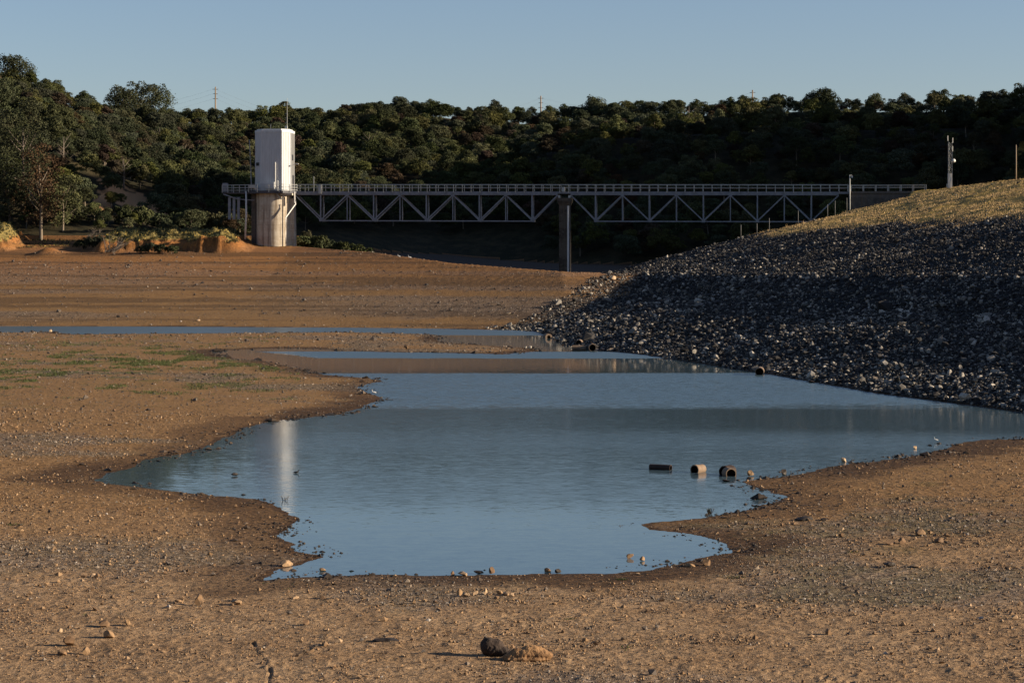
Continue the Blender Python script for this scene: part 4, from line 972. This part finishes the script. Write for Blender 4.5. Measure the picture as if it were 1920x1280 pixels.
# gravel and clods over the dry bed
def bed(n, y0, y1, a0=-.268, a1=.268):
    X, Y = log_points(n, a0, a1, y0, y1, rg2); Z, sdn, dam, hill, fd, over, blf = height(X, Y, None, True, True)
    return X, Y, Z, sdn, (~dam) & (~hill) & (sdn > .05), blf
X, Y, Z, sdn, ok, blf = bed(270000, 37.5, 110, -.31, .31)
dens = .22+1.0*ss(fbm(X, Y, 1.5, 3, 101), -.15, .45)*(.35+.65*ss(fbm(X, Y, 8, 3, 104), -.3, .25))+.7*ss(fbm(X, Y, 7, 4, 61), .05, .45)
ok &= rg2.random(len(X)) < dens*.8*(.25+.75*ss(sdn+fbm(X, Y, 1.3, 3, 62)*.8+fbm(X, Y, 7, 4, 61)*1.1, 1.0, 3.2))
X, Y, Z = X[ok], Y[ok], Z[ok]; n = len(X); S = .0135*(Y/45)**.8*np.exp(rg2.normal(size=n)*.55); S = np.minimum(S, .09)
OV = rock_variants(OCT, 20, rg2, .25, False)
print('clods', n)
isp = (rg2.random(n) < .30+.5*ss(fbm(X, Y, 7, 4, 61), .05, .45))
pp = np.stack([X, Y, Z+S*.35], -1); tn_ = np.clip(rg2.beta(2.5, 2.2, n), 0, 1)
scatter('mud_clods', pp[~isp], S[~isp], OCT, OV, M_clod, tn_[~isp], rg2, .8, 'crumbled dry mud clods strewn over the tan foreground')
scatter('gravel', pp[isp], S[isp]*.85, OCT, OV, M_pebble, tn_[isp]**.8, rg2, .8, 'fine grey gravel mixed into the near dry mud')
X, Y, Z, sdn, ok, blf = bed(150000, 108, 352)
gm = np.where(Y > 262, .30+.9*np.maximum(ss(vnoise(X*.012, Z*1.5+.3*fbm(X, Y, 7, 4, 61), 71), .50, .74), ss(Z, .9, 1.5)*(1-ss(Z, 2.6, 3.6))*ss(X, -45, -8)), .30+.7*ss(fbm(X, Y, 7, 4, 61), -.05, .4))
ok &= rg2.random(len(X)) < gm*.85
X, Y, Z = X[ok], Y[ok], Z[ok]; n = len(X); S = .034*(Y/150)**.85*np.exp(rg2.normal(size=n)*.5)
tn_ = rg2.beta(2, 2.2, n)
print('far gravel', n)
scatter('far_gravel', np.stack([X, Y, Z+S*.3], -1), S, OCT, OV, M_pebble, tn_, rg2, .7, 'bands of grey and brown gravel across the far bank')
# weedy debris and little stones along the waterline
X, Y = log_points(260000, -.268, .268, 50, 262, rg2); sd0 = shore_sd(X, Y); k = np.abs(sd0) < 2.2; X, Y = X[k], Y[k]
Z, sdn, dam, hill, fd, over, blf = height(X, Y, None, True, True)
pr = np.exp(-np.abs(sdn-.2)/.7)*ss(fbm(X, Y, 2.2, 3, 111), -.35, .5); k = (~dam) & (rg2.random(len(X)) < pr*.9) & (Z > -.09); X, Y, Z = X[k], Y[k], Z[k]; n = len(X)
S = .022*(Y/55)**.9*np.exp(rg2.normal(size=n)*.55)
scatter('shore_debris', np.stack([X, Y, np.maximum(Z, -.005)+S*.2], -1), S*1.25, OCT, OV, M_debris, rg2.beta(1.6, 2.4, n), rg2, .5, 'dark weedy debris and small stones lining the pool edge', tilt=.2)

# ------------------------------------------------------------------ stones one can point at
def stone(u, v, w, h, tn, label, grp=None, mat=None, name='stone', cat='stone', ymin=36, ry=.8, rz=None):
    """v: the row where it meets the ground"""
    g = at(u, v, ymin); pm = F/g.y
    return rock(name, (g.x, g.y, g.z+h/pm*.40), w/pm*.60, label, cat, grp, mat or M_clod, tn, sc=(1, ry, h/w*1.1), rz=rg2.random()*.8 if rz is None else rz)
ST = [(862,1117,13,14,.7,'leftmost small tan rock of the foreground cluster near the shore'), (872,1119,12,10,.9,'pale tan rock second in the foreground cluster near the shore'), (879,1120,8,8,.9,'small whitish rock at the front of the cluster near the shore'),
      (890,1117,12,13,.9,'square pale rock at the right end of the left cluster'), (910,1115,9,13,.9,'upright pale rock standing alone between the two small clusters'), (937,1116,13,12,.7,'dark sided tan rock at the left of the right small cluster'),
      (950,1117,14,9,.8,'grey flat rock in the right small cluster near the shore'), (961,1117,9,7,.9,'smallest pale rock at the right end of the right cluster'),
      (921,1076,13,15,.3,'upright brown rock standing at the front waterline'), (869,1079,20,10,.9,'orange flat rock at the front waterline'), (848,1080,9,9,.3,'dark small rock left of the orange rock at the waterline'), (899,1077,22,8,.2,'dark lumpy rock between the orange and the upright rock'),
      (1028,1072,14,9,.3,'brown rock at the shoreline right of center'), (1045,1074,14,9,.2,'dark rock next to the brown rock at the shoreline'), (1180,1047,15,11,.5,'brown stone in the shallow water at the right shore'), (1205,1051,10,8,.7,'small light stone in the shallows right of the brown stone'),
      (535,1061,32,11,.8,'flat pale rock at the left shore corner of the pool'), (606,1071,14,7,.7,'small flat stone lying in the shallow left corner'), (372,1134,20,20,.5,'dark sided clod in the line of clods at left front'), (335,1130,16,8,.6,'flat clod left of the dark sided clod'),
      (295,1122,10,9,.9,'small tan stone casting a long shadow at left'), (445,1134,22,13,.8,'light crumbly clod at the right end of the left clod line'), (553,1124,14,8,.9,'orange stone in the left foreground'), (605,1124,18,8,.3,'dark flat clod right of the orange stone'),
      (574,1172,14,12,.3,'dark pointed clod in the foreground left of center'), (194,1174,28,13,.3,'dark clod of the left foreground group nearest the shore'), (206,1196,22,17,.6,'brown clod of the left foreground group'), (240,1172,10,14,.7,'upright crumbly clod right of the dark clod'),
      (113,1187,10,8,.9,'small pale stone at far left foreground'), (131,1213,26,20,.3,'large dark clod at the far left foreground'), (160,1226,18,14,.6,'brown clod right of the large dark clod'), (118,1229,22,12,.4,'low dark clod under the large dark clod'),
      (725,1203,46,8,.1,'long low dark clod lying left of the two foreground lumps'), (1725,1003,26,14,.5,'brown rock on the right mud flat'), (1690,1019,20,11,.3,'dark rock of the cluster on the right mud flat'), (1762,1018,18,9,.3,'dark small rock at the right of the mud flat cluster'),
      (1668,1021,22,8,.3,'low dark clod at the left of the mud flat cluster'), (1510,976,34,7,.1,'flat dark rock on the right shore slope'), (1545,976,18,6,.2,'small flat dark rock beside the larger flat one on the right'), (1578,1008,12,8,.3,'dark stone on the right mud with a white chip above'),
      (1580,995,6,6,1.,'tiny white chip on the right mud flat'), (1668,1063,26,9,.2,'dark block at the left end of the gravel line at right'), (1718,1064,22,6,.8,'pale flat stone in the gravel line at right'), (1582,866,12,11,1.,'pale square stone in the shallow water off the right bank'),
      (1716,841,8,6,.9,'little pale stone by the waterline at upper right'), (1407,892,13,12,.7,'small brown round stone in the water right of the pipes'), (1470,891,13,13,.2,'dark stub at the tip of the right mud spit'),
      (440,892,15,6,.1,'small dark rock in the water left of the tower reflection'), (425,829,8,6,.1,'tiny dark rock at the left pool edge'), (762,655,9,11,.3,'dark and white rock on the narrow spit'), (94,623,8,7,1.,'white rock in the narrow channel at the left'),
      (1150,525,12,8,1.,'pale rock of the lit heap beside the shaded riprap'), (1325,1060,16,14,.4,'brown clod near the right corner of the pool'), (1296,1062,18,7,.7,'pale flat stone near the right corner of the pool'),
      (845,582,10,6,.2,'dark stone in the gravel of the far bank'), (1074,552,7,6,1.,'white stone on the far bank left of the riprap'), (222,595,11,5,.1,'dark flat stone above the narrow channel at left'), (372,602,8,3,1.,'white flat stone above the narrow channel')]
for u, v, w, h, tn, lb in ST:
    stone(u, v, w, h, tn, lb, mat=M_debris if tn <= .2 else M_clod)
# the two large lumps in front
g = at(970, 1237); pm = F/g.y
def lump(name, parts, mat, org, label, cat, seed):
    rg = np.random.default_rng(seed); b = bmesh.new()
    for (x, y, z, rx, ry, rz_) in parts:
        m = Matrix.Translation((x, y, z)) @ Matrix.Diagonal((rx, ry, rz_, 1)); bmesh.ops.create_icosphere(b, subdivisions=4, radius=1, matrix=m)
    me = bpy.data.meshes.new(name); b.to_mesh(me); b.free(); me.materials.append(mat); o = link_mesh(name, me); o.location = org
    rm = o.modifiers.new('merge', 'REMESH'); rm.mode = 'VOXEL'; rm.voxel_size = .012
    tx = bpy.data.textures.new('lumps', 'CLOUDS'); tx.noise_scale = .13; tx.noise_depth = 4
    dm = o.modifiers.new('bumps', 'DISPLACE'); dm.texture = tx; dm.strength = .06; dm.texture_coords = 'LOCAL'
    tx2 = bpy.data.textures.new('chips', 'VORONOI'); tx2.noise_scale = .09
    dm2 = o.modifiers.new('chips', 'DISPLACE'); dm2.texture = tx2; dm2.strength = -.012; dm2.texture_coords = 'LOCAL'
    return tag(o, label, cat)
t = NT('dry_lump', .9, .15); n_ = t.noise(t.objpos(), 6, 5, .7); t.color(t.mix(t.ramp(n_, [(.38, 0), (.66, 1)]), (.27,.155,.075), (.14,.075,.036))); t.bump(n_, .8, .03); M_lump = t.m
t = NT('dark_lump', .9, .15); n_ = t.noise(t.objpos(), 6, 5, .7); t.color(t.mix(t.ramp(n_, [(.38, 0), (.66, 1)]), (.055,.038,.03), (.022,.018,.016))); t.bump(n_, .7, .03); M_lump2 = t.m
lump('clay_lump', [(-.02,0,.10,.30,.17,.135), (.12,.03,.13,.27,.17,.145), (.30,0,.09,.22,.14,.11), (-.22,-.03,.07,.2,.12,.09), (.02,-.10,.03,.42,.12,.05)], M_lump, (g.x+.14, g.y, g.z), 'lit orange brown lump of clay lying in the middle foreground', 'clay lump', 1)
g2 = at(927, 1229)
lump('dark_rock', [(-.08,0,.18,.17,.17,.17), (.02,0,.16,.19,.16,.16), (.13,0,.09,.18,.15,.11), (.25,-.02,.05,.17,.12,.07)], M_lump2, (g2.x-.02, g2.y, g2.z), 'dark humped rock leaning on the lit clay lump in the foreground', 'rock', 2)

# ------------------------------------------------------------------ pipes in the water and at the toe of the riprap
M_inside = NT('shaded_inside', .9, .1).color((.018,.011,.008)).m  # shade inside the pipe mouths painted as a near-black lining
def pipe(u, v, L, ro, yaw, label, sink=.35, mat=None, ri=.8, name='concrete_pipe', collar=False, y0=60):
    x, y = gp(u, v); z = ro*(1-sink*2); d = Vector((math.sin(R(yaw)), -math.cos(R(yaw)), 0)); n = 28; b = MB(); sd = d.cross(EZ).normalized()
    c = Vector((x, y, z)); rings = [(-L, ri), (0, ri), (0, 1), (-L*.12, 1.0), (-L*.13, 1.0), (-L, 1.0)]
    if collar: rings = [(-L, ri), (0, ri), (0, 1.0), (-L*.3, 1.0), (-L*.31, .93), (-L, .93)]
    rings = [(-L*.55, .01)]+rings+[(-L, ri)]; rings[1] = (-L*.5, ri)
    for (t_, r_) in rings:
        for k in range(n):
            a = 2*PI*k/n; b.v.append(c+d*t_+(sd*math.cos(a)+EZ*math.sin(a))*ro*r_)
    for i in range(len(rings)-1):
        for k in range(n): b.f.append((i*n+k, i*n+(k+1) % n, (i+1)*n+(k+1) % n, (i+1)*n+k))
    o = b.build(name, mat or M_pipec, None, False, org=Vector((x, y, 0))); o.data.materials.append(M_inside)
    for p_ in o.data.polygons: p_.material_index = 1 if p_.index < 2*n else 0
    return tag(o, label, 'pipe', 'old pipes in the water')
pipe(1258, 881, .85, .12, 62, 'long thin dark pipe lying in the water, leftmost of the row', .18, M_rust, .82)
pipe(1302, 886, .52, .19, -40, 'pale ribbed concrete pipe second from the left in the water', .22, None, .8, collar=True)
pipe(1358, 890, .5, .23, -35, 'dark pipe end leaning against the third pipe in the water', .28, M_rust, .82)
pipe(1371, 893, .5, .20, 12, 'open mouthed concrete pipe third in the row facing the viewer', .26, None, .84)
pipe(1424, 703, 1.6, .31, -8, 'open round pipe sticking out of the riprap at the waterline', .15, None, .84)
pipe(1111, 658, 1.8, .34, 0, 'larger open pipe mouth at the riprap toe by the narrow channel', .05, None, .84)
pipe(1085, 650, 1.2, .30, -8, 'upper small open pipe mouth behind the lying pipe at the toe', -.1, None, .84)
pipe(1099, 657, 1.25, .26, 84, 'pinkish pipe lying sideways between the two open pipe mouths', .1, None, .84)
pipe(1029, 634, 1.0, .38, 15, 'half sunken pipe end at the left tip of the riprap', .35, None, .5)

# ------------------------------------------------------------------ birds, weeds
M_bw = NT('white_feathers', .7, .2).color((.62,.60,.56)).m; M_bd = NT('dark_feathers', .7, .2).color((.02,.018,.016)).m
def bird(u, v, s, mat, face, label, legs=True, neck=1.0, ymin=36, swim=False):
    if swim: x, y = gp(u, v); g = Vector((x, y, 0))
    else: g = at(u, v, ymin)
    lg = .55*s if legs else .08*s; b = MB(); f = face
    q = lambda x, z: g+Vector((x*s*f, 0, lg+z*s))
    b.tube([q(-.62,.02), q(-.42,.07), q(-.15,.10), q(.12,.14), q(.30,.22), q(.36,.30+.12*neck), q(.33,.36+.26*neck), q(.37,.42+.34*neck), q(.45,.43+.36*neck), q(.52,.42+.355*neck), q(.72,.38+.34*neck)], [.02*s,.09*s,.17*s,.17*s,.11*s,.06*s,.048*s,.06*s,.065*s,.03*s,.006*s], 10)
    o = b.build('bird', mat, None, True, org=g); tag(o, label, 'bird')
    if legs:
        for dy in (-.05, .05):
            b = MB(); b.tube([q(-.02,.02)+Vector((0,dy*s,0)), q(.03,-.28)+Vector((0,dy*s,0)), q(0,-.6)+Vector((0,dy*s,0))], .018*s, 5); b.build('leg', M_dark, o)
    return o
bird(1755, 829, .17, M_bw, -1, 'small white wading bird standing in shallow water at upper right', True, 1.0, swim=True)
bird(748, 484, .42, M_bw, -1, 'left white bird standing on the crest of the far bank', True, .8, 250)
bird(768, 487, .50, M_bw, -1, 'right white bird standing on the crest of the far bank', True, .8, 250)
bird(556, 887, .22, M_bd, 1, 'small dark duck swimming beside the white tower reflection', False, .35, swim=True)
bird(701, 741, .26, M_bw, -1, 'tiny pale bird at the tip of the left mud bank', True, .6, 90)
M_grass = leaf_material('green_blades', [(.022,.032,.007),(.050,.066,.014),(.085,.10,.026)])
M_straw = leaf_material('straw_blades', [(.25,.155,.035),(.54,.345,.080),(.72,.49,.15)])
def tufts(name, X, Y, Z, h, nb, mat, label, spread, wid):
    n = len(X); m = n*nb; i = np.repeat(np.arange(n), nb); a = rg2.random(m)*2*PI; r = spread[i]*np.sqrt(rg2.random(m)); hh = h[i]*(.5+.8*rg2.random(m))
    bx, by, bz = X[i]+np.cos(a)*r, Y[i]+np.sin(a)*r, Z[i]-.02; a2 = rg2.random(m)*PI; w = wid[i]*(.6+.8*rg2.random(m))
    tx, ty = bx+np.cos(a)*hh*.35*rg2.random(m), by+np.sin(a)*hh*.35*rg2.random(m)
    V = np.stack([np.stack([bx-np.cos(a2)*w, by-np.sin(a2)*w, bz], -1), np.stack([bx+np.cos(a2)*w, by+np.sin(a2)*w, bz], -1), np.stack([tx, ty, bz+hh], -1)], 1).reshape(-1, 3)
    me = np_mesh(name, V, np.arange(3*m).reshape(m, 3), mat, False, tone=np.repeat(np.clip(rg2.normal(size=m)*.2+.5, 0, 1), 3)); return tag(link_mesh(name, me), label, name.replace('_', ' '), None, 'stuff')
X, Y = log_points(60000, -.268, -.10, 118, 225, rg2); Z, sdn, dam, hill, fd, over, blf = height(X, Y, None, False, True)
dn = ss(fbm(X, Y*.6, 2.2, 4, 121)+.5*fbm(X, Y*.5, 9, 2, 122), .10, .42)*np.exp(-((X+30)/15)**2-((Y-158)/42)**2)
k = (sdn > 1.5) & (rg2.random(len(X)) < dn); X, Y, Z = X[k], Y[k], Z[k]
print('green tufts', len(X)); tufts('green_grass', X, Y, Z, .10*(Y/150)*np.exp(rg2.normal(size=len(X))*.3), 7, M_grass, 'patches of short green grass on the left mud flat', .16+0*X, .022+0*X)
X, Y = log_points(9000, -.268, .268, 40, 130, rg2); Z, sdn, dam, hill, fd, over, blf = height(X, Y, None, False, True)
k = (sdn > .3) & (~dam) & (rg2.random(len(X)) < .5*ss(fbm(X, Y, 3, 3, 131), .30, .6)); X, Y, Z = X[k], Y[k], Z[k]
tufts('sparse_grass', X, Y, Z, .05+0*X, 9, M_grass, 'sparse low green weeds on the near mud flats', .10+0*X, .010+0*X)
X, Y = log_points(75000, .10, .36, 185, 335, rg2); Z, sdn, dam, hill, fd, over, blf = height(X, Y, None, False, True)
edge = fd+fbm(X, Y, 8, 3, 77)*3.5+np.where(X < 50, (50-X)*.12, 0)
stk = np.exp(-((fd-61-5*fbm(X, Y, 12, 3, 301))/2.2)**2)*ss(X, 48, 56)
k = (rg2.random(len(X)) > stk) & dam & (edge > 45.5+rg2.random(len(X))*2) & (over < 3) & (rg2.random(len(X)) < .25+.75*ss(fbm(X, Y, 3.5, 3, 141), -.35, .1)); X, Y, Z = X[k], Y[k], Z[k]
print('straw', len(X)); tufts('dry_grass', X, Y, Z, .15*np.exp(rg2.normal(size=len(X))*.35), 5, M_straw, 'golden dry grass on the crest of the embankment', .28+0*X, .024+0*X)
X, Y = log_points(40000, -.268, -.085, 350, 372, rg2); Z, sdn, dam, hill, fd, over, blf = height(X, Y, None, False, True)
k = ((blf > 1.5) & (rg2.random(len(X)) < .5)) | ((Y > 361) & (rg2.random(len(X)) < .10)); X, Y, Z = X[k], Y[k], Z[k]
k2 = rg2.random(len(X)) < .5
tufts('bank_weeds', X[k2], Y[k2], Z[k2], .24*np.exp(rg2.normal(size=k2.sum())*.4), 5, LM['dark'], 'dull olive weeds on top of the eroded bank', .3+0*X[k2], .06+0*X[k2])
X, Y, Z = X[~k2], Y[~k2], Z[~k2]
k3 = rg2.random(len(X)) < .55; X, Y, Z = X[k3], Y[k3], Z[k3]
tufts('bank_grass', X, Y, Z, .14*np.exp(rg2.normal(size=len(X))*.35), 4, M_straw, 'yellowed dry grass on top of the eroded bank', .25+0*X, .04+0*X)
def clump(u, v, w, label, mat=M_grass, ymin=36, h=.16):
    g = at(u, v, ymin); n = 90; rg = np.random.default_rng(int(u)); pm = F/g.y; r = w/pm/2; P = []; T = []
    for i in range(n):
        a = rg.random()*6.28; q = r*math.sqrt(rg.random()); x, y = math.cos(a)*q, math.sin(a)*q*.6; hh = h*(.5+rg.random()*.7); a2 = rg.random()*3.14; ww = .008+.004*rg.random()
        P += [(x-math.cos(a2)*ww, y-math.sin(a2)*ww, -.02), (x+math.cos(a2)*ww, y+math.sin(a2)*ww, -.02), (x+rg.normal()*.04, y+rg.normal()*.04, hh)]; T += [rg.random()]*3
    me = np_mesh('grass_tuft', np.array(P), np.arange(3*n).reshape(n, 3), mat, False, tone=T); o = link_mesh('grass_tuft', me); o.location = g; return tag(o, label, 'grass tuft')
for u, v, w, lb in ((1380,1084,38,'dense dark green tuft near the right corner of the pool'), (1168,1087,26,'light green tuft on the near shore right of center'), (1068,1163,24,'small green weed alone in the middle foreground'), (28,984,34,'green tuft at the far left mud flat'),
                    (1825,965,24,'green tuft on the right mud flat near the right edge'), (1598,1037,24,'short green tuft at the right below the pool'), (1330,963,6,'thin brown reed at the right shore')): clump(u, v, w, lb, h=.05 if w > 8 else .16)
for u, v, s_, lb in ((535,938,.09,'twiggy dry weed standing in the shallows under the tower reflection'), (1331,963,.10,'twiggy dark weed at the waterline of the right bank')):
    x, y = gp(u, v); b = MB(); c = Vector((x, y, -.02)); rg = np.random.default_rng(int(u))
    for i in range(6):
        a = rg.normal()*.6; p = c+Vector((rg.normal()*.05, 0, 0)); m = p+Vector((math.sin(a)*s_, rg.normal()*.03, s_)); b.tube([p, m, m+Vector((math.sin(a)*s_*.6, 0, s_*.9))], [.010,.008,.004], 4)
    tag(b.build('dry_weed', M_rust, None, False, org=c), lb, 'weed')

# ------------------------------------------------------------------ labels that would be the same get their place in the row
ORD = ['first','second','third','fourth','fifth','sixth','seventh','eighth','ninth','tenth','eleventh','twelfth','thirteenth','fourteenth','fifteenth','sixteenth','seventeenth','eighteenth','nineteenth','twentieth']
ORD += ['twenty-'+w for w in ORD[:9]]+['thirtieth']+['thirty-'+w for w in ORD[:9]]+['fortieth']
by = {}
for o in scene.objects:
    if o.parent is None and o.get('label') and o.get('kind') is None: by.setdefault(o['label'], []).append(o)
for lb, os_ in by.items():
    if len(os_) > 1:
        os_.sort(key=lambda o: o.location.x/max(o.location.y, 1))
        for k, o in enumerate(os_):
            if k < len(ORD): o['label'] = ORD[k]+' from left, '+lb
